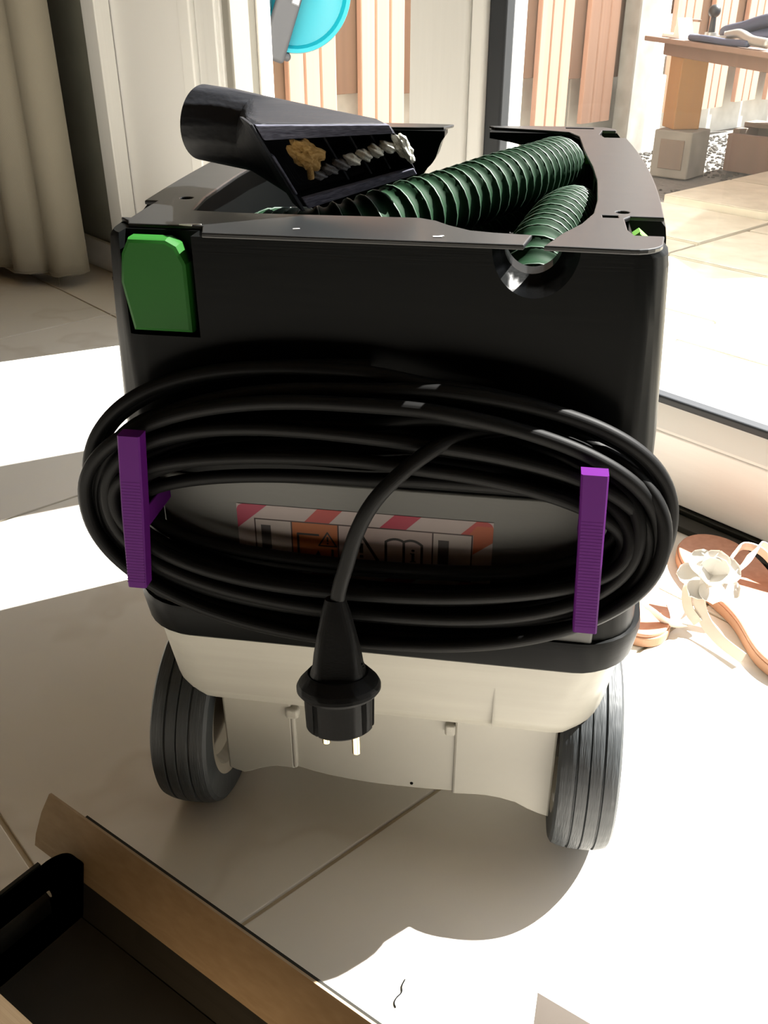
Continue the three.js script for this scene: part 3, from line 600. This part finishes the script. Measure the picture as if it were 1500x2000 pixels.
    part(o, 'axle', new THREE.CylinderGeometry(0.014, 0.014, 0.03, 24).rotateZ(Math.PI / 2).translate(s > 0 ? x0 - 0.01 : x0 + w + 0.01, R, WZc), M.hub);
  };
  wheel(-0.184, -1); wheel(0.130, 1);
  for (const x of [-0.10, 0.09]) {
    const o = part(vac, 'caster', crease(new THREE.LatheGeometry([[0.006, 0], [0.028, 0], [0.031, 0.004], [0.031, 0.022], [0.028, 0.026], [0.006, 0.026]].map((q) => new THREE.Vector2(...q)), 40), 0.5).rotateZ(-Math.PI / 2).translate(x - 0.013, 0.031, -0.40), M.tyre);
    part(o, 'fork', box(x - 0.018, x + 0.018, 0.05, 0.075, -0.42, -0.38, 0.004), M.black);
  }
  // two purple hooks holding the wound cable
  const hook = (pts, label) => {
    const rings = pts.map(([x, y, w]) => [[x - w, y, 0.041], [x - w, y, 0.050], [x - w + 0.001, y, 0.051], [x + w - 0.001, y, 0.051], [x + w, y, 0.050], [x + w, y, 0.041]]);
    const bar = crease(loft(rings), 0.4);
    const [mx] = pts[1];
    const arms = [box(mx - 0.0055, mx + 0.0055, 0.320, 0.334, -0.002, 0.043, 0.001)];
    const h = part(vac, 'cord_hook', bar, M.purple, label);
    part(h, 'arm', arms, M.purple);
    const lines = []; for (let y = pts[0][1] + 0.004; y < pts[2][1] - 0.03; y += 0.0022) { const t = (y - pts[0][1]) / (pts[2][1] - pts[0][1]), x = pts[0][0] + (pts[2][0] - pts[0][0]) * t; lines.push(box(x - 0.006, x + 0.006, y, y + 0.0008, 0.0508, 0.05112, 0)); }
    part(h, 'print_layer', lines, M.purple).userData.kind = 'stuff';
  };
  hook([[0.1315, 0.276, 0.0072], [0.129, 0.33, 0.0072], [0.1262, 0.383, 0.0076]], 'flat purple hook on the right of the cable coil');
  hook([[-0.1535, 0.279, 0.0062], [-0.149, 0.335, 0.0072], [-0.1445, 0.387, 0.0070]], 'flat purple hook on the left of the cable coil');
}
{ // mains cable wound round the hooks, with its plug hanging in front
  const N = 15, pts = [], lay = [0.0075, 0.0165, 0.0255, 0.0345];
  const layer = (k) => lay[((k % 4) + 4) % 4];
  const sm = (t) => { t = Math.max(0, Math.min(1, t)); return t * t * (3 - 2 * t); };
  const tilt = [0.02, -0.03, 0.035, -0.015, 0.03, -0.05, 0.03, -0.045, 0.05, 0];
  const STEP = 40;
  for (let i = 0; i <= (N - 1) * STEP + 8; i++) {
    const t = i / STEP, k = Math.floor(t), f = t - k, a = Math.PI / 2 + f * Math.PI * 2, q = t / (N - 1);
    const rx = 0.186 - 0.034 * q + 0.003 * Math.sin(k * 2.4), up = 0.096 - 0.064 * q + 0.003 * Math.sin(k * 1.7), dn = 0.097 - 0.056 * q + 0.003 * Math.cos(k * 2.1);
    const co = Math.cos(a), si = Math.sin(a), ti = tilt[k % 10] + (tilt[(k + 1) % 10] - tilt[k % 10]) * sm(f);
    const x = -0.007 + rx * Math.sign(co) * Math.pow(Math.abs(co), 0.86);
    const y = 0.328 + (si > 0 ? up : dn) * Math.sign(si) * Math.pow(Math.abs(si), 0.9) + x * ti + 0.0015 * Math.sin(a * 3 + k);
    const z = layer(k) + (layer(k + 1) - layer(k)) * sm((f - 0.7) / 0.3);
    pts.push([x, y, z + (Math.abs(x) > 0.165 ? 0 : 0)]);
  }
  const tail = [[0.048, 0.391, 0.029], [0.031, 0.385, 0.043], [0.014, 0.372, 0.053], [0.002, 0.357, 0.0565], [-0.007, 0.338, 0.058], [-0.0135, 0.315, 0.059], [-0.018, 0.298, 0.0595], [-0.0203, 0.281, 0.0595]];
  const cord = thing('power_cord', 'black mains cable wound in an oval coil on purple hooks with its plug hanging down', 'cable', [-0.006, 0.20, 0.03]);
  const c = new THREE.CatmullRomCurve3(pts.map(V3), false, 'centripetal');
  part(cord, 'cable_coil', new THREE.TubeGeometry(c, 2400, 0.0045, 10), M.cable);
  part(cord, 'cable_tail', capTube([[0.105, 0.388, 0.010], [0.075, 0.392, 0.016], ...tail], 0.0047, 90, 12), M.cable);
  // plug, built along -y from its top at the origin, then placed
  const place = (g) => g.scale(1.1, 0.86, 1.1).rotateZ(0.03).rotateX(-0.22).rotateY(0.12).translate(-0.0206, 0.287, 0.0595);
  const sec = (y, a, b, n = 28, e = 3) => [...Array(n)].map((_, i) => { const t = -i / n * Math.PI * 2, co = Math.cos(t), si = Math.sin(t); return [a * Math.sign(co) * Math.pow(Math.abs(co), 2 / e), y, b * Math.sign(si) * Math.pow(Math.abs(si), 2 / e)]; });
  const grip = crease(loft([sec(0.004, 0.0058, 0.0058, 28, 2), sec(-0.006, 0.0082, 0.0075, 28, 2.2), sec(-0.02, 0.0105, 0.009), sec(-0.038, 0.0135, 0.0115), sec(-0.048, 0.0145, 0.0135), sec(-0.056, 0.017, 0.016, 28, 2.4)]), 0.7);
  const plug = part(cord, 'plug', place(grip), M.cable, 'black two-pin plug');
  const LT = (p, seg = 56) => crease(new THREE.LatheGeometry(p.map((q) => new THREE.Vector2(...q)), seg), 0.5);
  part(plug, 'collar', place(LT([[0, -0.070], [0.0195, -0.070], [0.0225, -0.069], [0.0243, -0.066], [0.0243, -0.0635], [0.023, -0.0605], [0.0175, -0.053], [0, -0.050]])), M.cable);
  let body = LT([[0, -0.0975], [0.0180, -0.0975], [0.0198, -0.0955], [0.0205, -0.068], [0, -0.068]]);
  const cutB = (x, z, w, d) => clean(new THREE.BoxGeometry(w, 0.06, d).translate(x, -0.09, z));
  body = subtract(clean(mergeVertices(clean(body))), cutB(0.0150, 0.0150, 0.0028, 0.007), cutB(0.0205, 0.004, 0.006, 0.0036), cutB(-0.0125, 0.0165, 0.003, 0.007), cutB(-0.0205, 0.002, 0.006, 0.004));
  part(plug, 'plug_body', place(crease(clean(body), 0.5)), M.cable);
  for (const s of [-1, 1]) part(plug, 'pin', place(merge([new THREE.CylinderGeometry(0.0024, 0.0024, 0.019, 18).translate(0, -0.1065, 0), new THREE.SphereGeometry(0.0024, 18, 10).scale(1, 0.6, 1).translate(0, -0.116, 0)]).rotateY(0).translate(s * 0.0093, 0, s * 0.0058)), M.brass, 'brass pin');
  part(plug, 'grip_dot', [0, 1, 2].map((i) => place(new THREE.SphereGeometry(0.0012, 8, 6).translate(0.0138 + i * 0.0004, -0.045 - i * 0.0032, 0.0045 - i * 0.002))), M.black);
}
{ // ribbed suction hose coiled in the tray
  const h = thing('suction_hose', 'dark green ribbed suction hose coiled in the open top of the vacuum cleaner', 'hose', [0.03, 0.42, -0.2]);
  const path = [[-0.112, 0.395, -0.30], [-0.116, 0.425, -0.20], [-0.10, 0.460, -0.125], [-0.062, 0.470, -0.092], [-0.030, 0.476, -0.102], [-0.006, 0.482, -0.122], [0.022, 0.486, -0.152], [0.053, 0.490, -0.198], [0.081, 0.490, -0.255], [0.097, 0.486, -0.315], [0.094, 0.468, -0.368], [0.070, 0.440, -0.405], [0.03, 0.415, -0.42], [-0.03, 0.395, -0.415]];
  const low = [[-0.06, 0.365, -0.41], [0.02, 0.368, -0.420], [0.075, 0.390, -0.40], [0.108, 0.437, -0.34], [0.113, 0.456, -0.27], [0.109, 0.468, -0.21], [0.100, 0.473, -0.16], [0.091, 0.470, -0.115], [0.085, 0.465, -0.079], [0.083, 0.447, -0.051], [0.083, 0.39, -0.053]];
  const corr = (pts, r0, r1, pitch) => {
    const c = curve(pts), L = c.getLength(), n = Math.round(L / pitch), per = 12, tot = n * per, rad = 40;
    const fr = c.computeFrenetFrames(tot, false), rings = [];
    // keep frames from the curve, evenly spaced by length
    for (let i = 0; i <= tot; i++) {
      const p = c.getPointAt(i / tot);
      rings.push([...Array(rad)].map((_, k) => { const a = k / rad * Math.PI * 2, r = r0 + (r1 - r0) * Math.pow(0.5 + 0.5 * Math.cos(i / per * Math.PI * 2 - a), 1.6), x = Math.cos(a) * r, y = Math.sin(a) * r; return [p.x + fr.normals[i].x * x + fr.binormals[i].x * y, p.y + fr.normals[i].y * x + fr.binormals[i].y * y, p.z + fr.normals[i].z * x + fr.binormals[i].z * y]; }));
    }
    const hel = [];
    for (let i = 0; i <= n * 20; i++) {
      const t = i / (n * 20), p = c.getPointAt(t), k = Math.min(tot, Math.round(t * tot)), a = t * n * Math.PI * 2, q = r1 - 0.0001, x = Math.cos(a) * q, y = Math.sin(a) * q;
      hel.push(new THREE.Vector3(p.x + fr.normals[k].x * x + fr.binormals[k].x * y, p.y + fr.normals[k].y * x + fr.binormals[k].y * y, p.z + fr.normals[k].z * x + fr.binormals[k].z * y));
    }
    return [loft(rings.map((r) => r)), new THREE.TubeGeometry(new THREE.CatmullRomCurve3(hel), n * 20, 0.00075, 5)];
  };
  const run = (g) => { const m = part(h, 'hose_run', g[0], M.hose); part(m, 'rib_helix', g[1], M.hoseRib, 'pale raised spiral rib'); };
  run(corr(path, 0.0198, 0.0222, 0.0105));
  run(corr(low, 0.0184, 0.0207, 0.0105));
}
{ // suction nozzle lying on the tray
  const n = thing('suction_nozzle', 'dusty dark plastic suction nozzle with a round tube end lying across the open top', 'nozzle', [-0.08, 0.495, -0.13]);
  const Lv = V3([0.0705, 0.0055, -0.048]), Wv = V3([-0.020, 0.042, 0.020]);
  const L = Lv.clone().normalize(), W = Wv.clone().normalize(), Nn = new THREE.Vector3().crossVectors(L, W).normalize();
  if (Nn.z < 0) Nn.negate();
  const C0 = V3([-0.038, 0.5258, -0.074]), hl = 0.0430, hw = 0.0245;
  const corner = { bl: V3([-0.061, 0.497, -0.060]), br: V3([0.0050, 0.5125, -0.108]), tl: V3([-0.0855, 0.549, -0.040]), tr: V3([-0.0105, 0.5445, -0.088]) };
  const bil = (a, b) => { const s = (a + 1) / 2, t = (b + 1) / 2; return corner.bl.clone().multiplyScalar((1 - s) * (1 - t)).addScaledVector(corner.br, s * (1 - t)).addScaledVector(corner.tl, (1 - s) * t).addScaledVector(corner.tr, s * t); };
  const quad = (off, sl, sw, e = 14) => [...Array(48)].map((_, i) => { const t = i / 48 * Math.PI * 2, co = Math.cos(t), si = Math.sin(t), a = Math.sign(co) * Math.pow(Math.abs(co), 2 / e), b = Math.sign(si) * Math.pow(Math.abs(si), 2 / e); return bil(a * sl, b * sw).addScaledVector(Nn, off).toArray(); });
  const ax = V3([0.935, -0.07, 0.35]).normalize();
  const e1 = L.clone().addScaledVector(ax, -L.dot(ax)).normalize(), e2 = new THREE.Vector3().crossVectors(ax, e1).normalize();
  if (e2.dot(W) < 0) e2.negate();
  const circ = (p, r) => [...Array(48)].map((_, i) => { const t = i / 48 * Math.PI * 2; return V3(p).addScaledVector(e1, Math.cos(t) * r).addScaledVector(e2, Math.sin(t) * r).toArray(); });
  const lerpR = (a, b, t) => a.map((p, i) => p.map((v, k) => v + (b[i][k] - v) * t));
  const qb = quad(-0.016, 0.99, 0.98), cA = circ([-0.101, 0.5335, -0.112], 0.0235);
  const outer = [circ([-0.144, 0.5372, -0.130], 0.0238), circ([-0.120, 0.5353, -0.121], 0.0240), cA, lerpR(cA, qb, 0.30), lerpR(cA, qb, 0.75), qb, quad(0.0, 1, 1)];
  const lip = [quad(0.0, 1, 1), quad(0.001, 0.985, 0.96), quad(0.0, 0.965, 0.92), quad(-0.004, 0.955, 0.90), quad(-0.017, 0.93, 0.84)];
  const body = loft([...outer, ...lip.slice(1)], { cap0: false, cap1: true });
  part(n, 'nozzle_body', crease(body, 0.55), M.nozzle);
  const ins = loft([circ([-0.144, 0.5372, -0.130], 0.0238), circ([-0.1445, 0.5372, -0.1302], 0.0215), circ([-0.108, 0.534, -0.1145], 0.0208)], { cap0: false, cap1: true });
  part(n, 'tube_mouth', crease(ins, 0.6), M.nozzle);
  const pos = (a, b, o) => bil(a / hl, b / hw).addScaledVector(Nn, o);
  const basis = new THREE.Matrix4().makeBasis(L, W, new THREE.Vector3().crossVectors(L, W).normalize());
  const fl = new THREE.Vector3().crossVectors(L, W).dot(Nn) > 0 ? 1 : -1;
  const local = (g) => { const p = g.attributes.position; for (let i = 0; i < p.count; i++) { const q = bil(p.getX(i) / hl, p.getY(i) / hw).addScaledVector(Nn, p.getZ(i) * fl); p.setXYZ(i, q.x, q.y, q.z); } g.computeVertexNormals(); return g; };   // local x along the mouth, y across, z outward*fl
  const KX = 0.632, KY = 0.754;
  const B = (x0, x1, y0, y1, z0, z1, r = 0.0008) => local(box(x0 * KX, x1 * KX, y0 * KY, y1 * KY, fl * z0, fl * z1, r));
  part(n, 'lip_strip', B(-0.064, 0.066, 0.0205, 0.0315, -0.003, 0.0025), M.nozzleDust, 'dusty upper lip');
  part(n, 'lip_strip', B(-0.062, 0.066, -0.0325, -0.0245, -0.002, 0.0022), M.nozzleDust, 'dusty lower lip');
  part(n, 'end_plate', B(-0.0695, -0.0655, -0.033, 0.033, -0.014, 0.0028), M.nozzle);
  part(n, 'clip_bar', B(-0.0662, -0.0635, -0.020, 0.010, -0.002, 0.0035), M.nozzleDust, 'thin grey clip');
  for (const x of [-0.004, 0.022, 0.044]) part(n, 'rib', B(x - 0.0012, x + 0.0012, -0.022, 0.020, -0.016, -0.003), M.nozzle);
  for (let i = 0; i < 7; i++) {
    const x = -0.030 + i * 0.0138, g = new THREE.SphereGeometry(1, 16, 12), p = g.attributes.position;
    for (let k = 0; k < p.count; k++) { const q = 1 + 0.22 * Math.sin(p.getX(k) * 6 + i * 2) * Math.cos(p.getY(k) * 5 + i); p.setXYZ(k, p.getX(k) * 0.0052 * q, p.getY(k) * (0.0032 + 0.0004 * i) * q, p.getZ(k) * 0.005 * q); }
    g.computeVertexNormals();
    part(n, 'bristle_tuft', local(g.translate(x * KX, (-0.013 + i * 0.0028) * KY, fl * (-0.006 + i * 0.0008))), i > 2 ? M.tuft : M.tuftDark, i > 2 ? 'white dust-caked tuft' : 'grey bristle tuft');
  }
  const crag = (seed, rx, ry, rz, amp) => { const g = new THREE.IcosahedronGeometry(1, 4), p = g.attributes.position; for (let k = 0; k < p.count; k++) { const x = p.getX(k), y = p.getY(k), z = p.getZ(k), q = 1 + amp * (fbm(x * 2 + 7, y * 2 + seed, 64, seed, 4) - 0.45) * 2 + amp * (fbm(z * 3 + 9, x * 2 + seed, 64, seed + 3, 3) - 0.45) * 2; p.setXYZ(k, x * rx * q, y * ry * q, z * rz * q); } g.computeVertexNormals(); return crease(g, 0.9); };
  const lc = pos(-0.019, 0.005, -0.002);
  const lint = thing('lint_clump', 'tan clump of lint stuck in the mouth of the suction nozzle', 'lint', lc.toArray());
  part(lint, 'fluff', crag(5, 0.0095, 0.0098, 0.006, 0.4).applyMatrix4(basis).translate(...lc.toArray()), M.lint);
  part(lint, 'loose_strand', tube([[0, 0, 0], [-0.004, -0.009, 0.002], [-0.007, -0.017, 0.001]].map((q) => V3(q).applyMatrix4(basis).add(lc).toArray()), 0.0022, 16, 6), M.lint);
  const wc = pos(0.0425, 0.002, 0.001);
  const cr = thing('plaster_crumb', 'pale flake of dried plaster at the right end of the nozzle mouth', 'plaster', wc.toArray());
  part(cr, 'flake', crag(9, 0.0058, 0.0105, 0.004, 0.5).applyMatrix4(basis).translate(...wc.toArray()), M.tuft);
}

// ───────────── sandals ─────────────
{
  const petalGeo = (len, w, curl, th = 0.0012) => {
    const n = 10, m = 8, rings = [];
    for (let i = 0; i <= n; i++) {
      const s = i / n, hw = w / 2 * (s < 0.6 ? 0.3 + 0.7 * Math.sin(s / 0.6 * Math.PI / 2) : Math.sqrt(Math.max(0.004, 1 - Math.pow((s - 0.6) / 0.4, 2)))), top = [], bot = [];
      for (let j = 0; j <= m; j++) { const t = j / m * 2 - 1, x = hw * t, y = curl * Math.sin(s * 2.2) + 0.004 * t * t * s; top.push([x, y + th / 2, s * len]); bot.push([x, y - th / 2, s * len]); }
      rings.push([...top, ...bot.reverse()]);
    }
    return crease(loft(rings), 0.8);
  };
  const sole = (dir, c, len, w, y0, h) => {
    const d = new THREE.Vector2(...dir).normalize(), s = new THREE.Vector2(-d.y, d.x), out = [];
    const prof = (t) => { const e = Math.pow(Math.max(0, 1 - Math.pow(Math.abs(2 * t - 1), 4.5)), 0.5); return w / 2 * e * (1 - 0.26 * Math.exp(-Math.pow((t - 0.60) / 0.2, 2))); };
    const N = 60, P = (t, sd) => { const l = (t - 0.5) * len, q = prof(t) * sd; return [c[0] + d.x * l + s.x * q, c[1] + d.y * l + s.y * q]; };
    const ts = [...Array(N + 1)].map((_, i) => 0.5 - 0.5 * Math.cos(Math.PI * i / N));
    for (const t of ts) out.push(P(t, 1)); for (const t of ts.slice(1, -1).reverse()) out.push(P(t, -1));
    return [slab(out, y0, y0 + h * 0.72, 0.0015), slab(out.map(([x, z]) => [c[0] + (x - c[0]) * 0.975, c[1] + (z - c[1]) * 0.985]), y0 + h * 0.66, y0 + h, 0.0018)];
  };
  const a = thing('sandal', 'brown leather sandal with a large white flower and white straps lying by the glass door', 'sandal', [0.352, 0, -0.40], { group: 'pair of sandals' });
  const [e1, t1] = sole([0.30, 0.954], [0.356, -0.402], 0.285, 0.098, 0.0005, 0.017);
  part(a, 'sole', clean(e1), M.soleEdge); part(a, 'footbed', worldUV(t1, 4), M.leather, 'brown leather footbed');
  const fc = [0.302, 0.050, -0.384];
  const st = (name, pts, w, dirs, lab) => part(a, name, ribbon(pts, w, dirs), M.strap, lab);
  st('strap', [[0.300, 0.052, -0.388], [0.291, 0.036, -0.366], [0.296, 0.020, -0.346], [0.310, 0.012, -0.322], [0.330, 0.010, -0.296]], [0.013, 0.013, 0.012], [[1, 0.3, 0.5], [0.9, 0.4, 0.4], [0.5, 0.8, 0.1]], 'white leather strap');
  st('strap', [[0.292, 0.050, -0.390], [0.280, 0.038, -0.378], [0.280, 0.024, -0.360], [0.290, 0.015, -0.345]], [0.011, 0.011], [[1, 0.2, 0.6], [0.8, 0.6, 0.3]]);
  st('strap', [[0.318, 0.05, -0.40], [0.335, 0.05, -0.435], [0.35, 0.052, -0.455], [0.368, 0.05, -0.45], [0.388, 0.035, -0.43], [0.404, 0.018, -0.41]], [0.012, 0.012, 0.012], [[0.5, 0.6, -0.6], [0, 1, 0.3], [0, 1, 0.3], [0.3, 0.6, 0.6]]);
  st('strap', [[0.325, 0.045, -0.395], [0.345, 0.05, -0.418], [0.358, 0.055, -0.44], [0.372, 0.05, -0.462], [0.392, 0.04, -0.452], [0.41, 0.03, -0.43]], [0.013, 0.012, 0.011], [[0.4, 0.7, 0.5], [0.5, 0.6, 0.5], [0, 1, 0], [0.3, 0.7, 0.5]]);
  const fl = part(a, 'flower', new THREE.SphereGeometry(0.010, 20, 14).scale(1, 0.7, 1).translate(...fc), M.petal, 'large white artificial flower');
  [[0.1, 0.031, 0.029, 0.004], [1.05, 0.036, 0.030, -0.004], [2.0, 0.033, 0.030, 0.005], [2.9, 0.032, 0.030, 0.007], [3.8, 0.033, 0.028, 0.006], [4.75, 0.036, 0.026, 0.003], [5.55, 0.034, 0.025, 0.003]].forEach(([r, l, w, cu], i) => {
    const g = petalGeo(l, w, cu).rotateX(-0.12 + 0.1 * (i % 3)).rotateY(r).rotateX(0.72).rotateZ(-0.05).translate(fc[0], fc[1] - 0.002 + 0.0015 * (i % 3), fc[2]);
    part(fl, 'petal', g, M.petal);
  });
  [[0.6, 0.021], [2.4, 0.024], [3.4, 0.022], [5.0, 0.020]].forEach(([r, l]) => part(fl, 'petal', petalGeo(l, 0.024, 0.004).rotateX(-0.5).rotateY(r).rotateX(0.72).translate(fc[0], fc[1] + 0.004, fc[2] + 0.003), M.petal));
  const b = thing('sandal', 'brown leather sandal mostly hidden behind the vacuum cleaner with one pale strap reaching out', 'sandal', [0.225, 0, -0.42], { group: 'pair of sandals' });
  const [e2, t2] = sole([0.06, 1], [0.2255, -0.436], 0.25, 0.076, 0.0005, 0.016);
  part(b, 'sole', clean(e2), M.soleEdge); part(b, 'footbed', worldUV(t2, 4), M.leather, 'brown leather footbed');
  part(b, 'strap', ribbon([[0.197, 0.020, -0.372], [0.215, 0.038, -0.350], [0.236, 0.034, -0.337], [0.252, 0.022, -0.335], [0.266, 0.014, -0.340], [0.276, 0.008, -0.346]], [0.013, 0.013, 0.012], [[0, 0.3, 1], [0.1, 0.7, 0.8], [0.1, 0.9, 0.5], [0.3, 0.8, 0.6]]), M.strap, 'pale strap');
}

// ───────────── cardboard things in the foreground ─────────────
{
  const o = thing('cardboard_box', 'open brown cardboard box with hand hole and folded lip in the bottom left corner', 'box', [-0.06, 0, 0.22]);
  const d = new THREE.Vector2(0.252, 0.129).normalize(), nx = -d.y, nz = d.x;
  const H = 0.07, A = [-0.2556, 0.0446], LEN = 0.40, WID = 0.121, T = 0.004, ES = 0.05;
  const at = (s, q, y) => [A[0] + d.x * s + nx * q, y, A[1] + d.y * s + nz * q];
  const wallQuad = (p, dirOut, t) => { // p: four corners, thickness along dirOut
    const q = p.map((v) => v.map((c, i) => c + dirOut[i] * t));
    return loft([p, q]);
  };
  const lean = 0.030;
  const out = [-nx, 0, -nz];
  part(o, 'long_wall', crease(loft([[at(ES, lean, 0.001), at(LEN, lean, 0.001), at(LEN, 0, H), at(ES - 0.01, 0, H)], [at(ES, lean, 0.001), at(LEN, lean, 0.001), at(LEN, 0, H), at(ES - 0.01, 0, H)].map((v) => [v[0] - nx * T, v[1], v[2] - nz * T])]), 0.3), M.cardShade, 'far wall coloured dark for the shade inside');
  // lip: a flap folded inwards over the far wall, thick and rounded, running past the corner
  const lipSec = (s) => [[-0.0015, H + 0.001], [0.0005, H + 0.0015], [0.010, H - 0.010], [0.0185, H - 0.026], [0.0215, H - 0.036], [0.0185, H - 0.038], [0.013, H - 0.026], [0.002, H - 0.006]].map(([q, y]) => at(s, q, y));
  part(o, 'folded_lip', crease(loft([lipSec(0.0), lipSec(LEN * 0.5), lipSec(LEN)]), 0.35), M.card, 'folded cardboard lip');
  part(o, 'long_wall', crease(loft([[at(ES, WID, 0.001), at(LEN, WID, 0.001), at(LEN, WID, H), at(ES - 0.03, WID, H)], [at(ES, WID + 0.009, 0.001), at(LEN, WID + 0.009, 0.001), at(LEN, WID + 0.009, H - 0.016), at(ES - 0.03, WID + 0.009, H - 0.016)]]), 0.3), M.card, 'near wall');
  // end wall with a hand hole and rounded top corner
  const sh = new THREE.Shape(); sh.moveTo(0.028, 0); sh.lineTo(WID, 0); sh.lineTo(WID, H - 0.004); sh.lineTo(0.040, H - 0.002); sh.quadraticCurveTo(0.022, H - 0.004, 0.018, H - 0.02); sh.closePath();
  const hole = new THREE.Path(); hole.moveTo(0.046, H - 0.052); hole.lineTo(0.112, H - 0.052); hole.lineTo(0.112, H - 0.018); hole.lineTo(0.050, H - 0.018); hole.quadraticCurveTo(0.045, H - 0.020, 0.0445, H - 0.026); hole.closePath(); sh.holes.push(hole);
  const end = new THREE.ExtrudeGeometry(sh, { depth: 0.009, bevelEnabled: true, bevelSize: 0.001, bevelThickness: 0.001, bevelOffset: -0.001, bevelSegments: 1 });
  const bm = new THREE.Matrix4().makeBasis(new THREE.Vector3(nx, 0, nz), new THREE.Vector3(0, 1, 0), new THREE.Vector3(nz, 0, -nx).multiplyScalar(1));
  part(o, 'end_wall', clean(end.applyMatrix4(bm)).translate(A[0] + d.x * ES, 0.001, A[1] + d.y * ES), M.card, 'end wall with a hand hole');
  part(o, 'hole_backing', crease(loft([[at(ES - 0.014, 0.030, 0.001), at(ES - 0.014, WID, 0.001), at(ES - 0.011, WID, H - 0.012), at(ES - 0.011, 0.040, H - 0.012)], [at(ES - 0.017, 0.030, 0.001), at(ES - 0.017, WID, 0.001), at(ES - 0.014, WID, H - 0.012), at(ES - 0.014, 0.040, H - 0.012)]]), 0.3), M.cardShade, 'added dark backing standing for the darkness in the hand hole');  // dark sheet added so the hand hole stays dark
  part(o, 'hole_insert', box(-0.0015, 0.0015, -0.007, 0.007, -0.002, 0.002, 0.0005).rotateZ(0.4).translate(...at(ES, 0.0445, H - 0.026)), M.white, 'white tape edge in the hand hole');
  const fp = [at(ES, lean, 0), at(LEN, lean, 0), at(LEN, WID, 0), at(ES, WID, 0)].map((v) => [v[0], v[2]]);
  part(o, 'bottom', slab(fp, 0.0004, 0.004, 0), M.cardShade);
  const e2 = [at(LEN, lean, 0.001), at(LEN, WID, 0.001), at(LEN, WID, H), at(LEN, 0, H)];
  part(o, 'end_wall', crease(loft([e2, e2.map((v) => [v[0] + d.x * T, v[1], v[2] + d.y * T])]), 0.3), M.card);
}
{
  const k = thing('folded_card', 'pale grey folded card standing upright at the bottom edge of the picture', 'card', [0.19, 0, 0.22]);
  const H = 0.13, p0 = [0.118, 0.189], p1 = [0.30, 0.277], p2 = [0.25, 0.40], t = 0.0022;
  const leaf = (a, b) => { const l = Math.hypot(b[0] - a[0], b[1] - a[1]), x = -(b[1] - a[1]) / l * t, z = (b[0] - a[0]) / l * t; return clean(crease(loft([[[a[0], 0.0005, a[1]], [b[0], 0.0005, b[1]], [b[0], H, b[1]], [a[0], H, a[1]]], [[a[0] + x, 0.0005, a[1] + z], [b[0] + x, 0.0005, b[1] + z], [b[0] + x, H, b[1] + z], [a[0] + x, H, a[1] + z]]]), 0.3)); };
  part(k, 'leaf', leaf(p0, p1), M.cardWhite); part(k, 'leaf', leaf(p1, p2), M.cardWhite);
}
{
  const k = thing('hair_strand', 'short dark wavy hair lying on the sunlit tile near the bottom of the picture', 'hair', [0.03, 0, 0.12]);
  part(k, 'strand', tube([[0.0325, 0.0006, 0.108], [0.031, 0.0008, 0.114], [0.0315, 0.0006, 0.118], [0.0285, 0.0008, 0.123], [0.0275, 0.0006, 0.127], [0.029, 0.0006, 0.130]], 0.0005, 40, 5), M.black);
}
scene.traverse((o) => { if (o.isMesh) { o.castShadow = o.receiveShadow = true; } });
renderer.render(scene, camera);
